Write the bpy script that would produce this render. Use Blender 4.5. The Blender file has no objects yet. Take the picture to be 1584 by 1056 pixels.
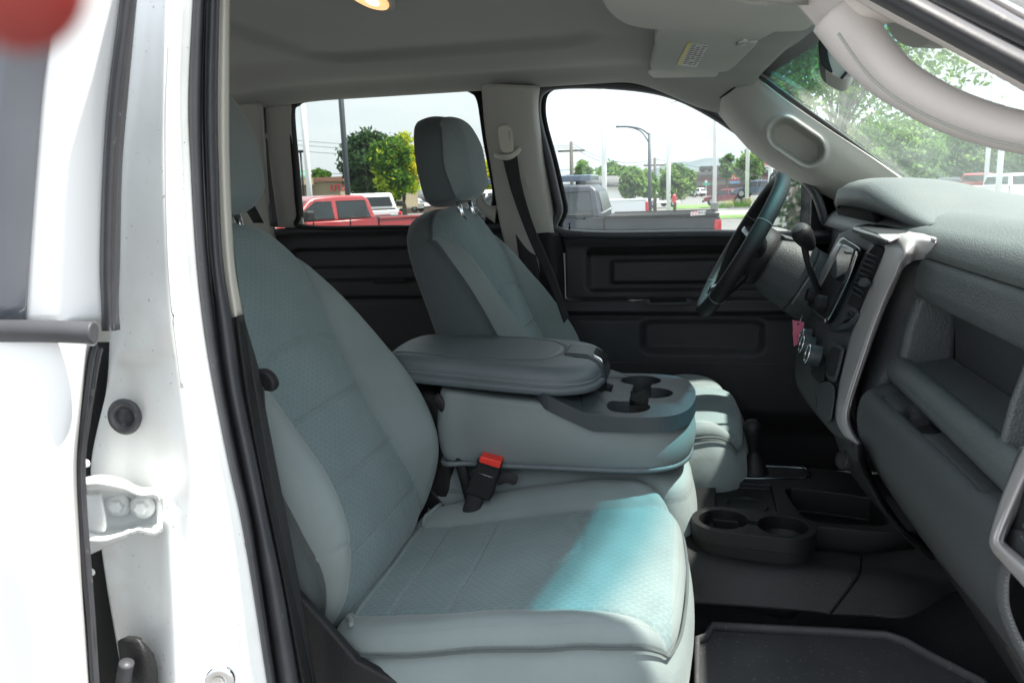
import bpy, bmesh, math, random
import numpy as np
from mathutils import Vector, Matrix
rnd = random.Random(7)
S = bpy.context.scene
R = math.radians

# ------------------------------------------------------------------ camera
F, CX, CY = 1243.0, 792.0, 528.0
CAM = np.array([0.0, -1.70, 1.68])
_ya, _pi, _ro = R(12.5), R(10.8), R(2.0)
CF = np.array([-math.sin(_ya)*math.cos(_pi), math.cos(_ya)*math.cos(_pi), -math.sin(_pi)])
_r0 = np.array([math.cos(_ya), math.sin(_ya), 0.0]); _u0 = np.cross(_r0, CF)
CR = math.cos(_ro)*_r0 - math.sin(_ro)*_u0; CU = math.sin(_ro)*_r0 + math.cos(_ro)*_u0
cd = bpy.data.cameras.new('camera'); cam = bpy.data.objects.new('camera', cd)
S.collection.objects.link(cam); S.camera = cam
M = Matrix(((CR[0], CU[0], -CF[0], CAM[0]), (CR[1], CU[1], -CF[1], CAM[1]), (CR[2], CU[2], -CF[2], CAM[2]), (0, 0, 0, 1)))
cam.matrix_world = M
cd.sensor_width = 36.0; cd.lens = 36.0*F/1584.0
cd.clip_start = 0.01; cd.clip_end = 6000
cd.dof.use_dof = True; cd.dof.focus_distance = 1.9
cd.dof.aperture_fstop = cd.lens/1000.0/(2*0.0012)

def ray(px, py): return CF + CR*((px-CX)/F) - CU*((py-CY)/F)
def at(px, py, X=None, Y=None, Z=None):
    """where the sight line through a point of the photograph meets a plane of the place"""
    d = ray(px, py)
    t = (X-CAM[0])/d[0] if X is not None else ((Y-CAM[1])/d[1] if Y is not None else (Z-CAM[2])/d[2])
    return CAM + d*t
def on_plane(px, py, p0, n):
    d = ray(px, py); n = np.array(n, float)
    return CAM + d*(((np.array(p0, float)-CAM) @ n)/(d @ n))

# ------------------------------------------------------------------ world, sun, exposure
SUN_EL, SUN_AZ = R(64), R(1)          # azimuth from +X towards +Y
sd = np.array([math.cos(SUN_EL)*math.cos(SUN_AZ), math.cos(SUN_EL)*math.sin(SUN_AZ), math.sin(SUN_EL)])
w = bpy.data.worlds.new("World"); S.world = w; w.use_nodes = True
nt = w.node_tree; nt.nodes.clear()
N_ = nt.nodes.new; L_ = nt.links.new
sky = N_('ShaderNodeTexSky'); sky.sky_type = 'NISHITA'; sky.sun_disc = False
sky.sun_elevation = SUN_EL; sky.sun_rotation = math.atan2(sd[0], sd[1]); sky.dust_density = 2.5; sky.air_density = 1.2
bg = N_('ShaderNodeBackground'); bg.inputs[1].default_value = 0.15; out = N_('ShaderNodeOutputWorld')
tc = N_('ShaderNodeTexCoord'); mp = N_('ShaderNodeMapping'); mp.inputs['Scale'].default_value = (1.3, 1.3, 5.0)
no = N_('ShaderNodeTexNoise'); no.inputs['Scale'].default_value = 1.6; no.inputs['Detail'].default_value = 6; no.inputs['Roughness'].default_value = .6
cr = N_('ShaderNodeValToRGB'); cr.color_ramp.elements[0].position = .2; cr.color_ramp.elements[0].color = (.88, .88, .88, 1)
cr.color_ramp.elements[1].position = .62; cr.color_ramp.elements[1].color = (.97, .97, .97, 1)
mx = N_('ShaderNodeMix'); mx.data_type = 'RGBA'
cb = N_('ShaderNodeValToRGB'); cb.color_ramp.elements[0].position = .3; cb.color_ramp.elements[0].color = (4.4, 4.85, 5.35, 1)
cb.color_ramp.elements[1].position = .75; cb.color_ramp.elements[1].color = (5.9, 6.15, 6.4, 1)
L_(tc.outputs['Generated'], mp.inputs[0]); L_(mp.outputs[0], no.inputs[0]); L_(no.outputs[0], cr.inputs[0]); L_(no.outputs[0], cb.inputs[0])
sxw = N_('ShaderNodeSeparateXYZ'); L_(tc.outputs['Generated'], sxw.inputs[0])
cie = N_('ShaderNodeMapRange'); cie.inputs[1].default_value = 0; cie.inputs[2].default_value = 1; cie.inputs[3].default_value = .55; cie.inputs[4].default_value = 1; L_(sxw.outputs[2], cie.inputs[0])
cmu = N_('ShaderNodeMix'); cmu.data_type = 'RGBA'; cmu.blend_type = 'MULTIPLY'; cmu.inputs[0].default_value = 1; L_(cb.outputs[0], cmu.inputs[6]); L_(cie.outputs[0], cmu.inputs[7])
L_(cr.outputs[0], mx.inputs[0]); L_(sky.outputs[0], mx.inputs[6]); L_(cmu.outputs[2], mx.inputs[7])
L_(mx.outputs[2], bg.inputs[0]); L_(bg.outputs[0], out.inputs[0])
sl = bpy.data.lights.new('sun', 'SUN'); sl.energy = 4.8; sl.angle = R(1.2); sl.color = (1.0, .95, .88)
so = bpy.data.objects.new('sun', sl); S.collection.objects.link(so)
so.rotation_euler = Vector((-sd[0], -sd[1], -sd[2])).to_track_quat('-Z', 'Y').to_euler()
S.view_settings.view_transform = 'Standard'; S.view_settings.look = 'None'
S.view_settings.gamma = 1.0; S.view_settings.exposure = 1.58
S.render.engine = 'CYCLES'
S.cycles.use_denoising = True
S.cycles.max_bounces = 10; S.cycles.transparent_max_bounces = 16; S.cycles.sample_clamp_indirect = 6

# ------------------------------------------------------------------ materials
def mat(name, col, rough=.6, metal=0., bump=0., bscale=60., var=0., vscale=8., sheen=0., coat=0., spec=.5, emit=None, detail=4, kind='noise', stretch=(1, 1, 1), dirt=None):
    m = bpy.data.materials.new(name); m.use_nodes = True
    t = m.node_tree; p = t.nodes['Principled BSDF']
    p.inputs['Base Color'].default_value = (*col, 1); p.inputs['Roughness'].default_value = rough
    p.inputs['Metallic'].default_value = metal; p.inputs['Specular IOR Level'].default_value = spec
    if sheen: p.inputs['Sheen Weight'].default_value = sheen; p.inputs['Sheen Roughness'].default_value = .4
    if coat: p.inputs['Coat Weight'].default_value = coat; p.inputs['Coat Roughness'].default_value = .05
    if emit: p.inputs['Emission Color'].default_value = (*emit[:3], 1); p.inputs['Emission Strength'].default_value = emit[3]
    tc = t.nodes.new('ShaderNodeTexCoord'); mp = t.nodes.new('ShaderNodeMapping'); mp.inputs['Scale'].default_value = stretch
    t.links.new(tc.outputs['Object'], mp.inputs[0])
    if var:
        n = t.nodes.new('ShaderNodeTexNoise'); n.inputs['Scale'].default_value = vscale; n.inputs['Detail'].default_value = 5
        t.links.new(mp.outputs[0], n.inputs[0])
        r = t.nodes.new('ShaderNodeMapRange'); r.inputs[1].default_value = .3; r.inputs[2].default_value = .7
        r.inputs[3].default_value = 1-var; r.inputs[4].default_value = 1+var
        mu = t.nodes.new('ShaderNodeMix'); mu.data_type = 'RGBA'; mu.blend_type = 'MULTIPLY'; mu.inputs[0].default_value = 1
        mu.inputs[6].default_value = (*col, 1)
        t.links.new(n.outputs[0], r.inputs[0]); t.links.new(r.outputs[0], mu.inputs[7]); t.links.new(mu.outputs[2], p.inputs['Base Color'])
        r2 = t.nodes.new('ShaderNodeMapRange'); r2.inputs[3].default_value = max(.02, rough*.85); r2.inputs[4].default_value = min(1, rough*1.15)
        t.links.new(n.outputs[0], r2.inputs[0]); t.links.new(r2.outputs[0], p.inputs['Roughness'])
    if bump:
        if kind == 'noise':
            n = t.nodes.new('ShaderNodeTexNoise'); n.inputs['Detail'].default_value = detail
        else:
            n = t.nodes.new('ShaderNodeTexVoronoi')
        n.inputs['Scale'].default_value = bscale
        b = t.nodes.new('ShaderNodeBump'); b.inputs['Strength'].default_value = bump; b.inputs['Distance'].default_value = .002
        t.links.new(mp.outputs[0], n.inputs['Vector']); t.links.new(n.outputs[0], b.inputs['Height']); t.links.new(b.outputs[0], p.inputs['Normal'])
    return m

def fabric(name, col, col2, hexes):
    """seat cloth: fine weave everywhere, honeycomb print and relief on the inserts (UV in metres)"""
    m = mat(name, col, .92, sheen=.25, spec=.2)
    t = m.node_tree; p = t.nodes['Principled BSDF']; nn = t.nodes.new; lk = t.links.new
    uv = nn('ShaderNodeUVMap'); uv.uv_map = 'UVMap'
    nz = nn('ShaderNodeTexNoise'); nz.inputs['Scale'].default_value = 5; nz.inputs['Detail'].default_value = 6
    lk(uv.outputs[0], nz.inputs[0])
    cr = nn('ShaderNodeMapRange'); cr.inputs[1].default_value = .3; cr.inputs[2].default_value = .7; cr.inputs[3].default_value = .9; cr.inputs[4].default_value = 1.1
    lk(nz.outputs[0], cr.inputs[0])
    wv = nn('ShaderNodeTexNoise'); wv.inputs['Scale'].default_value = 900; wv.inputs['Detail'].default_value = 2
    lk(uv.outputs[0], wv.inputs[0])
    base = None
    if hexes:
        def vm(op, a, b=None):
            v = nn('ShaderNodeVectorMath'); v.operation = op; lk(a, v.inputs[0])
            if b is not None:
                if hasattr(b, 'is_linked'): lk(b, v.inputs[1])
                else: v.inputs[1].default_value = b
            return v
        sc = vm('MULTIPLY', uv.outputs[0], (hexes*.72, hexes*1.25, 0)); sh = vm('ADD', sc.outputs[0], (200., 173.205081*2, 0))
        s3 = (1.0, 1.7320508, 1.0); h3 = (.5, .8660254, 0)
        a = vm('SUBTRACT', vm('MODULO', sh.outputs[0], s3).outputs[0], h3)
        b = vm('SUBTRACT', vm('MODULO', vm('SUBTRACT', sh.outputs[0], h3).outputs[0], s3).outputs[0], h3)
        def hd(v):
            ab = vm('ABSOLUTE', v.outputs[0]); dt = vm('DOT_PRODUCT', ab.outputs[0], (.5, .8660254, 0))
            sx = nn('ShaderNodeSeparateXYZ'); lk(ab.outputs[0], sx.inputs[0])
            mm = nn('ShaderNodeMath'); mm.operation = 'MAXIMUM'; lk(sx.outputs[0], mm.inputs[0]); lk(dt.outputs['Value'], mm.inputs[1]); return mm
        mi = nn('ShaderNodeMath'); mi.operation = 'MINIMUM'; lk(hd(a).outputs[0], mi.inputs[0]); lk(hd(b).outputs[0], mi.inputs[1])
        ed = nn('ShaderNodeMapRange'); ed.inputs[1].default_value = .36; ed.inputs[2].default_value = .47; lk(mi.outputs[0], ed.inputs[0])
        mixc = nn('ShaderNodeMix'); mixc.data_type = 'RGBA'; mixc.inputs[6].default_value = (*col, 1); mixc.inputs[7].default_value = (*col2, 1)
        # the print fades where the cloth is worn
        wr = nn('ShaderNodeMapRange'); wr.inputs[1].default_value = .3; wr.inputs[2].default_value = .6; wr.inputs[3].default_value = .45; wr.inputs[4].default_value = 1.
        lk(nz.outputs[0], wr.inputs[0])
        em = nn('ShaderNodeMath'); em.operation = 'MULTIPLY'; lk(ed.outputs[0], em.inputs[0]); lk(wr.outputs[0], em.inputs[1])
        lk(em.outputs[0], mixc.inputs[0]); base = mixc
        hs = nn('ShaderNodeMath'); hs.operation = 'MULTIPLY_ADD'; lk(ed.outputs[0], hs.inputs[0]); hs.inputs[1].default_value = -1.0; lk(wv.outputs[0], hs.inputs[2]); hsrc = hs
    else: hsrc = wv
    mu = nn('ShaderNodeMix'); mu.data_type = 'RGBA'; mu.blend_type = 'MULTIPLY'; mu.inputs[0].default_value = 1
    mu.inputs[6].default_value = (*col, 1)
    if base: lk(base.outputs[2], mu.inputs[6])
    lk(cr.outputs[0], mu.inputs[7]); lk(mu.outputs[2], p.inputs['Base Color'])
    bp = nn('ShaderNodeBump'); bp.inputs['Strength'].default_value = .35; bp.inputs['Distance'].default_value = .0012
    lk(hsrc.outputs[0], bp.inputs['Height']); lk(bp.outputs[0], p.inputs['Normal'])
    wn_ = nn('ShaderNodeTexNoise'); wn_.inputs['Scale'].default_value = 11; wn_.inputs['Detail'].default_value = 3; wn_.inputs['Distortion'].default_value = .8; lk(uv.outputs[0], wn_.inputs[0])
    b2_ = nn('ShaderNodeBump'); b2_.inputs['Strength'].default_value = .5; b2_.inputs['Distance'].default_value = .007; lk(wn_.outputs[0], b2_.inputs['Height']); lk(b2_.outputs[0], bp.inputs['Normal'])
    return m

def glass(name, tint=(1, 1, 1), dust_veil=.06, dcol=(.8, .85, .85), gloss=.06, band=None, smear=0):
    """thin pane: mostly clear (transparent), a fresnel reflection and a dusty film that doubles as veiling glare"""
    m = bpy.data.materials.new(name); m.use_nodes = True; t = m.node_tree; t.nodes.clear(); nn = t.nodes.new; lk = t.links.new
    o = nn('ShaderNodeOutputMaterial'); tr = nn('ShaderNodeBsdfTransparent'); tr.inputs[0].default_value = (*tint, 1)
    gl = nn('ShaderNodeBsdfGlossy'); gl.inputs['Roughness'].default_value = .01
    tl = nn('ShaderNodeBsdfTranslucent'); tl.inputs[0].default_value = (*dcol, 1); df = nn('ShaderNodeBsdfDiffuse'); df.inputs[0].default_value = (*dcol, 1)
    md = nn('ShaderNodeMixShader'); md.inputs[0].default_value = .5; lk(df.outputs[0], md.inputs[1]); lk(tl.outputs[0], md.inputs[2])
    m1 = nn('ShaderNodeMixShader'); m1.inputs[0].default_value = dust_veil; lk(tr.outputs[0], m1.inputs[1]); lk(md.outputs[0], m1.inputs[2])
    tc = nn('ShaderNodeTexCoord'); dsrc = None
    if smear:
        mp = nn('ShaderNodeMapping'); mp.inputs['Scale'].default_value = (1, 3, 3); n = nn('ShaderNodeTexNoise'); n.inputs['Scale'].default_value = 4; n.inputs['Detail'].default_value = 8; n.inputs['Roughness'].default_value = .7
        lk(tc.outputs['Object'], mp.inputs[0]); lk(mp.outputs[0], n.inputs[0]); r = nn('ShaderNodeMapRange'); r.inputs[1].default_value = .35; r.inputs[2].default_value = .7; r.inputs[3].default_value = dust_veil*.5; r.inputs[4].default_value = dust_veil+smear
        lk(n.outputs[0], r.inputs[0]); lk(r.outputs[0], m1.inputs[0]); dsrc = r
    ge = nn('ShaderNodeNewGeometry'); dp_ = nn('ShaderNodeVectorMath'); dp_.operation = 'DOT_PRODUCT'; lk(ge.outputs['Incoming'], dp_.inputs[0]); lk(ge.outputs['Normal'], dp_.inputs[1])
    def mth(op, a_, b_):
        v = nn('ShaderNodeMath'); v.operation = op
        for i_, q_ in enumerate((a_, b_)):
            if hasattr(q_, 'is_linked'): lk(q_, v.inputs[i_])
            else: v.inputs[i_].default_value = q_
        return v.outputs[0]
    ab_ = nn('ShaderNodeMath'); ab_.operation = 'ABSOLUTE'; lk(dp_.outputs['Value'], ab_.inputs[0])
    fmo = mth('ADD', mth('MULTIPLY', mth('POWER', mth('SUBTRACT', 1.0, ab_.outputs[0]), 5.0), .85), gloss)
    m2 = nn('ShaderNodeMixShader'); lk(fmo, m2.inputs[0]); lk(m1.outputs[0], m2.inputs[1]); lk(gl.outputs[0], m2.inputs[2]); lk(m2.outputs[0], o.inputs[0])
    if band:      # shade band along the top of a windscreen: (axis z from, to, colour)
        sx = nn('ShaderNodeUVMap'); sx.uv_map = 'UVMap'; sp = nn('ShaderNodeSeparateXYZ'); lk(sx.outputs[0], sp.inputs[0])
        rp = nn('ShaderNodeValToRGB'); rp.color_ramp.interpolation = 'EASE'; e_ = rp.color_ramp.elements
        e_[0].position = band[0]; e_[0].color = (*tint, 1); e_[1].position = band[1]; e_[1].color = (*band[2], 1)
        e3 = e_.new(.955); e3.color = (.02, .16, .19, 1)
        lk(sp.outputs[1], rp.inputs[0]); lk(rp.outputs[0], tr.inputs[0])
        rd_ = nn('ShaderNodeMapRange'); rd_.interpolation_type = 'SMOOTHSTEP'; rd_.inputs[1].default_value = band[0]-.02; rd_.inputs[2].default_value = band[1]-.02; rd_.inputs[3].default_value = 1; rd_.inputs[4].default_value = .12; lk(sp.outputs[1], rd_.inputs[0])  # film thins towards the top, where the imitated glare veil fades
        if dsrc: lk(mth('MULTIPLY', dsrc.outputs[0], rd_.outputs[0]), m1.inputs[0])
    return m

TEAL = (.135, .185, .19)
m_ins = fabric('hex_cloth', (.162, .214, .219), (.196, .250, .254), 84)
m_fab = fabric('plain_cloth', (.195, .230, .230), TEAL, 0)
m_fabd = fabric('side_cloth', (.082, .098, .100), TEAL, 0)  # darkened so its colour carries the shade on seat and headrest sides
m_vin = mat('grey_vinyl', (.105, .125, .135), .45, bump=.25, bscale=500, var=.08, kind='vor')
m_vin2 = mat('grey_vinyl_side', (.165, .19, .192), .6, bump=.2, bscale=600, var=.08)
m_tray = mat('tray_plastic', (.036, .044, .051), .45, bump=.25, bscale=450, var=.06, kind='vor')
m_blk = mat('black_plastic', (.014, .014, .015), .55, spec=.3, bump=.3, bscale=400, var=.1, kind='vor')
m_door = mat('door_plastic', (.028, .027, .029), .55, bump=.35, bscale=420, var=.1, kind='vor')
m_blk2 = mat('console_black_plastic', (.0085, .0085, .009), .5, spec=.35, bump=.3, bscale=420, var=.1, kind='vor')
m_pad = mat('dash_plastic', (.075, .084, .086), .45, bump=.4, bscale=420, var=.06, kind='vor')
m_padt = mat('dash_top_lit_plastic', (.115, .128, .125), .42, bump=.4, bscale=420, var=.06, kind='vor')  # dash plastic made lighter: windscreen light and sheen put into the colour
m_dash2 = mat('dash_lower_plastic', (.040, .044, .047), .55, bump=.4, bscale=420, var=.06, kind='vor')
m_sil = mat('silver_paint', (.42, .40, .40), .38, metal=.35, bump=.05, bscale=900)
m_cream = mat('cream_trim', (.56, .54, .47), .55, bump=.15, bscale=350, kind='vor', var=.03)
m_creamg = mat('grey_cream_trim', (.42, .41, .375), .6, bump=.15, bscale=350, kind='vor', var=.03)
m_pink = mat('pillar_trim', (.70, .655, .63), .55, bump=.1, bscale=350, kind='vor', var=.02)  # base colour raised to carry the sky light from the open doorway
m_head = mat('headliner_cloth', (.27, .272, .255), .95, bump=.3, bscale=700, var=.03, sheen=.2)
m_visor = mat('visor_vinyl', (.42, .42, .39), .8, bump=.2, bscale=500, var=.03)
m_rub = mat('rubber_seal', (.045, .046, .052), .5, bump=.1, bscale=100, var=.15, vscale=25)
m_rubm = mat('rubber_mat', (.055, .054, .058), .6, bump=.3, bscale=90, var=.25, vscale=6)
m_carp = mat('black_carpet', (.010, .010, .011), 1., bump=1., bscale=300, var=.3, vscale=60)
m_web = mat('belt_webbing', (.022, .021, .023), .7, bump=.6, bscale=250, stretch=(1, 1, 3))
m_white = mat('white_paint', (.78, .79, .79), .25, coat=.6, var=.02, vscale=3)
m_whitej = mat('white_paint_dusty', (.74, .76, .75), .4, coat=.2, var=.05, vscale=14)
def specks(m, scale, thr, col, amt):
    t = m.node_tree; p = t.nodes['Principled BSDF']; nn = t.nodes.new; src = p.inputs['Base Color'].links[0].from_socket
    tc = nn('ShaderNodeTexCoord'); v = nn('ShaderNodeTexNoise'); v.inputs['Scale'].default_value = scale; v.inputs['Detail'].default_value = 2; t.links.new(tc.outputs['Object'], v.inputs[0])
    r = nn('ShaderNodeMapRange'); r.inputs[1].default_value = thr; r.inputs[2].default_value = thr+.04; r.inputs[4].default_value = amt; t.links.new(v.outputs[0], r.inputs[0])
    mx = nn('ShaderNodeMix'); mx.data_type = 'RGBA'; mx.inputs[7].default_value = (*col, 1); t.links.new(src, mx.inputs[6]); t.links.new(r.outputs[0], mx.inputs[0]); t.links.new(mx.outputs[2], p.inputs['Base Color'])
specks(m_whitej, 160, .70, (.25, .22, .18), .7); specks(m_whitej, 9, .60, (.66, .65, .61), .3); specks(m_rubm, 120, .66, (.16, .15, .13), .6); specks(m_rub, 90, .70, (.20, .19, .17), .4); specks(m_pad, 240, .72, (.3, .3, .28), .35)
m_chr = mat('chrome', (.75, .76, .77), .12, metal=1.)
m_chrd = mat('dark_chrome', (.18, .2, .21), .2, metal=1.)
m_red = mat('red_plastic', (.75, .035, .02), .4)
m_redl = mat('red_lens', (.55, .02, .03), .2, coat=.5)
m_tag = mat('pink_tag', (.55, .12, .2), .6)
m_scr = mat('screen_glass', (.01, .012, .014), .03, coat=1., spec=1.)
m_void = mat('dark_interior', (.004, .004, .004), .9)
m_lab = mat('label_paper', (.55, .56, .53), .6)
m_laby = mat('label_yellow', (.62, .52, .16), .6)
m_ink = mat('label_ink', (.12, .12, .12), .7)
m_mir = mat('mirror_glass', (.62, .66, .66), .02, metal=1.)
m_fri = mat('black_frit', (.008, .008, .009), .3)
m_skin = mat('skin', (.22, .036, .03), .45, var=.05, vscale=40)
m_skin.node_tree.nodes['Principled BSDF'].inputs['Subsurface Weight'].default_value = .2
m_lamp = mat('lamp_lens', (.7, .42, .2), .3, emit=(1.0, .50, .20, .42), var=.2, vscale=90)
m_bulb = mat('lamp_bulb', (1, .8, .5), .3, emit=(1.0, .72, .40, 3.0))
m_thr = mat('thread', (.36, .38, .36), .8)
m_thd = mat('grey_thread', (.2, .21, .21), .8)
g_front = glass('door_glass', (.95, .98, .97), .02, (.85, .9, .92), .04, smear=.03)
g_rear = glass('tinted_glass', (.80, .82, .80), .012, gloss=.012)
g_ws = glass('windscreen_glass', (.91, .96, .93), .15, (.72, .86, .82), .06, band=(.79, .885, (.22, .57, .64)), smear=.035)

# ------------------------------------------------------------------ mesh helpers
def cat(pts, n, closed=False):
    """Catmull-Rom resample of control points (any dimension) to n points by arc length"""
    P = np.array(pts, float)
    if closed: Q = np.vstack([P[-1], P, P[0], P[1]])
    else: Q = np.vstack([2*P[0]-P[1], P, 2*P[-1]-P[-2]])
    o = []
    for i in range(1, len(Q)-2):
        for k in range(24):
            t = k/24; a, b, c, d = Q[i-1], Q[i], Q[i+1], Q[i+2]
            o.append(.5*((2*b)+(-a+c)*t+(2*a-5*b+4*c-d)*t*t+(-a+3*b-3*c+d)*t**3))
    o.append(Q[-2] if not closed else Q[1]); o = np.array(o)
    s = np.concatenate([[0], np.cumsum(np.linalg.norm(np.diff(o, axis=0), axis=1))])
    tt = np.linspace(0, s[-1], n+1)[:-1] if closed else np.linspace(0, s[-1], n)
    return np.stack([np.interp(tt, s, o[:, k]) for k in range(o.shape[1])], 1)
def lin(pts, n):
    o = np.array(pts, float); s = np.concatenate([[0], np.cumsum(np.linalg.norm(np.diff(o, axis=0), axis=1))])
    tt = np.linspace(0, s[-1], n); return np.stack([np.interp(tt, s, o[:, k]) for k in range(o.shape[1])], 1)
def sstep(x, a, b):
    t = np.clip((x-a)/(b-a), 0, 1); return t*t*(3-2*t)
def rrd(x, z, x0, x1, z0, z1, r):
    """signed distance to a rounded rectangle"""
    qx = np.abs(x-(x0+x1)/2)-((x1-x0)/2-r); qz = np.abs(z-(z0+z1)/2)-((z1-z0)/2-r)
    return np.hypot(np.maximum(qx, 0), np.maximum(qz, 0))+np.minimum(np.maximum(qx, qz), 0)-r
def pdist(a, b, pts):
    """distance to a polyline"""
    d = np.full(np.shape(a), 1e9)
    for (x0, y0), (x1, y1) in zip(pts[:-1], pts[1:]):
        vx, vy = x1-x0, y1-y0; t = np.clip(((a-x0)*vx+(b-y0)*vy)/(vx*vx+vy*vy+1e-12), 0, 1)
        d = np.minimum(d, np.hypot(a-x0-t*vx, b-y0-t*vy))
    return d

def origin(o):
    v = Vector((0, 0, 0))
    while o is not None: v = v+o.location; o = o.parent
    return v
def link(name, me, m, parent, smooth=True, bevel=0, subs=0, solid=0, off=-1):
    o = bpy.data.objects.new(name, me); S.collection.objects.link(o)
    for q in (m if isinstance(m, (list, tuple)) else [m]): me.materials.append(q)
    if parent is not None:
        o.parent = parent; v = origin(parent)
        me.transform(Matrix.Translation(-v))
    if smooth: me.polygons.foreach_set('use_smooth', [True]*len(me.polygons))
    if solid: k = o.modifiers.new('s', 'SOLIDIFY'); k.thickness = solid; k.offset = off
    if bevel:
        k = o.modifiers.new('b', 'BEVEL'); k.width = bevel; k.segments = 3; k.limit_method = 'ANGLE'; k.angle_limit = R(35)
        k.harden_normals = True
    if subs: k = o.modifiers.new('d', 'SUBSURF'); k.levels = subs; k.render_levels = subs
    return o
class MB:
    def __init__(s): s.v = []; s.f = []; s.uv = None; s.mi = []
    def add(s, v, f, mi=0):
        b = len(s.v); s.v += [tuple(map(float, p)) for p in v]; s.f += [tuple(b+i for i in q) for q in f]; s.mi += [mi]*len(f); return s
    def box(s, x0, x1, y0, y1, z0, z1, mi=0):
        v = [(x, y, z) for z in (z0, z1) for y in (y0, y1) for x in (x0, x1)]
        return s.add(v, [(0, 2, 3, 1), (4, 5, 7, 6), (0, 1, 5, 4), (2, 6, 7, 3), (0, 4, 6, 2), (1, 3, 7, 5)], mi)
    def prism(s, loop, vec, mi=0, vec0=(0, 0, 0)):
        A = [np.array(p, float)+np.array(vec0) for p in loop]; B = [np.array(p, float)+np.array(vec) for p in loop]; n = len(A)
        f = [tuple(range(n)), tuple(range(2*n-1, n-1, -1))]+[(i, n+i, n+(i+1) % n, (i+1) % n) for i in range(n)]
        return s.add(A+B, f, mi)
    def grid(s, P, mi=0, cu=False, cv=False):
        nu, nv = P.shape[:2]; f = []
        for i in range(nu-(0 if cu else 1)):
            for j in range(nv-(0 if cv else 1)):
                f.append((i*nv+j, ((i+1) % nu)*nv+j, ((i+1) % nu)*nv+(j+1) % nv, i*nv+(j+1) % nv))
        return s.add(P.reshape(-1, 3), f, mi)
    def tube(s, path, r, seg=12, closed=False, r2=None, cap=True, up=(0, 0, 1), mi=0):
        P = np.array(path, float); n = len(P); rr = np.broadcast_to(np.array(r, float), (n,)); rb = rr if r2 is None else np.broadcast_to(np.array(r2, float), (n,))
        T = np.roll(P, -1, 0)-np.roll(P, 1, 0) if closed else np.gradient(P, axis=0)
        T /= np.linalg.norm(T, axis=1)[:, None]+1e-12
        a = np.array(up, float); A = np.cross(T, a); k = np.linalg.norm(A, axis=1) < 1e-3
        A[k] = np.cross(T[k], np.array([1., .1, 0])); A /= np.linalg.norm(A, axis=1)[:, None]; B = np.cross(A, T)
        th = np.linspace(0, 2*math.pi, seg+1)[:-1]
        G = P[:, None]+A[:, None]*(np.cos(th)[None, :, None]*rr[:, None, None])+B[:, None]*(np.sin(th)[None, :, None]*rb[:, None, None])
        b = len(s.v); s.grid(G, mi, cu=closed, cv=True)
        if cap and not closed:
            s.f += [tuple(b+j for j in range(seg)), tuple(b+(n-1)*seg+j for j in range(seg-1, -1, -1))]; s.mi += [mi, mi]
        return s
    def lathe(s, prof, o, ax, seg=32, mi=0):
        """prof: (radius, height) pairs along axis"""
        ax = np.array(ax, float); ax /= np.linalg.norm(ax); t = np.array([0, 0, 1.]) if abs(ax[2]) < .9 else np.array([1., 0, 0])
        A = np.cross(ax, t); A /= np.linalg.norm(A); B = np.cross(ax, A); th = np.linspace(0, 2*math.pi, seg+1)[:-1]
        G = np.array([[np.array(o)+ax*h+(A*math.cos(q)+B*math.sin(q))*r for q in th] for r, h in prof])
        return s.grid(G, mi, cv=True)
    def mesh(s, name='m'):
        me = bpy.data.meshes.new(name); me.from_pydata(s.v, [], s.f); me.polygons.foreach_set('material_index', s.mi); me.update()
        return me
    def build(s, name, m, parent=None, **k):
        me = s.mesh(name); bm = bmesh.new(); bm.from_mesh(me); bmesh.ops.recalc_face_normals(bm, faces=bm.faces); bm.to_mesh(me); bm.free()
        return link(name, me, m, parent, **k)
def thing(name, label, catg, loc=(0, 0, 0), group=None):
    o = bpy.data.objects.new(name, None); S.collection.objects.link(o); o.location = [float(q) for q in loc]; o.empty_display_size = .05
    o['label'] = label; o['category'] = catg
    if group: o['group'] = group
    return o
def tag(o, label, catg, group=None):
    o['label'] = label; o['category'] = catg
    if group: o['group'] = group
    return o
def kind(o, k): o['kind'] = k; return o
def bool_cut(o, cutters, op='DIFFERENCE'):
    for c in cutters:
        k = o.modifiers.new('cut', 'BOOLEAN'); k.object = c; k.operation = op; k.solver = 'EXACT'
    dg = bpy.context.evaluated_depsgraph_get(); dg.update()
    me = bpy.data.meshes.new_from_object(o.evaluated_get(dg)); o.modifiers.clear(); o.data = me
    for c in cutters: bpy.data.objects.remove(c, do_unlink=True)
    return o
def skin(name, cols, m, parent, n=40, nc=None, solid=.006, off=-1, disp=None, smooth=True, curve=True):
    """surface through columns of traced points (px, py, Y); disp(px, py) moves it in depth"""
    C = [cat(c, n) for c in cols]; G = np.stack(C, 1)                 # n x cols x 3
    if nc and len(cols) > 1:
        G = np.stack([(cat(G[i], nc) if (curve and len(cols) > 2) else lin(G[i], nc)) for i in range(n)], 0)
    Y = G[..., 2].copy()
    if disp is not None: Y = Y+disp(G[..., 0], G[..., 1])
    P = np.array([[at(G[i, j, 0], G[i, j, 1], Y=Y[i, j]) for j in range(G.shape[1])] for i in range(n)])
    b = MB().grid(P); me = b.mesh(name)
    # normals to the camera side
    o = link(name, me, m, parent, smooth=smooth, solid=solid, off=off)
    pv = P.reshape(-1, 3); f = b.f[len(b.f)//2]; nn = np.cross(pv[f[1]]-pv[f[0]], pv[f[3]]-pv[f[0]])
    if nn @ (CAM-pv[f[0]]) < 0: me.flip_normals()
    return o
def pp(pts, **k): return [at(p[0], p[1], **k) for p in pts]

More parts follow.
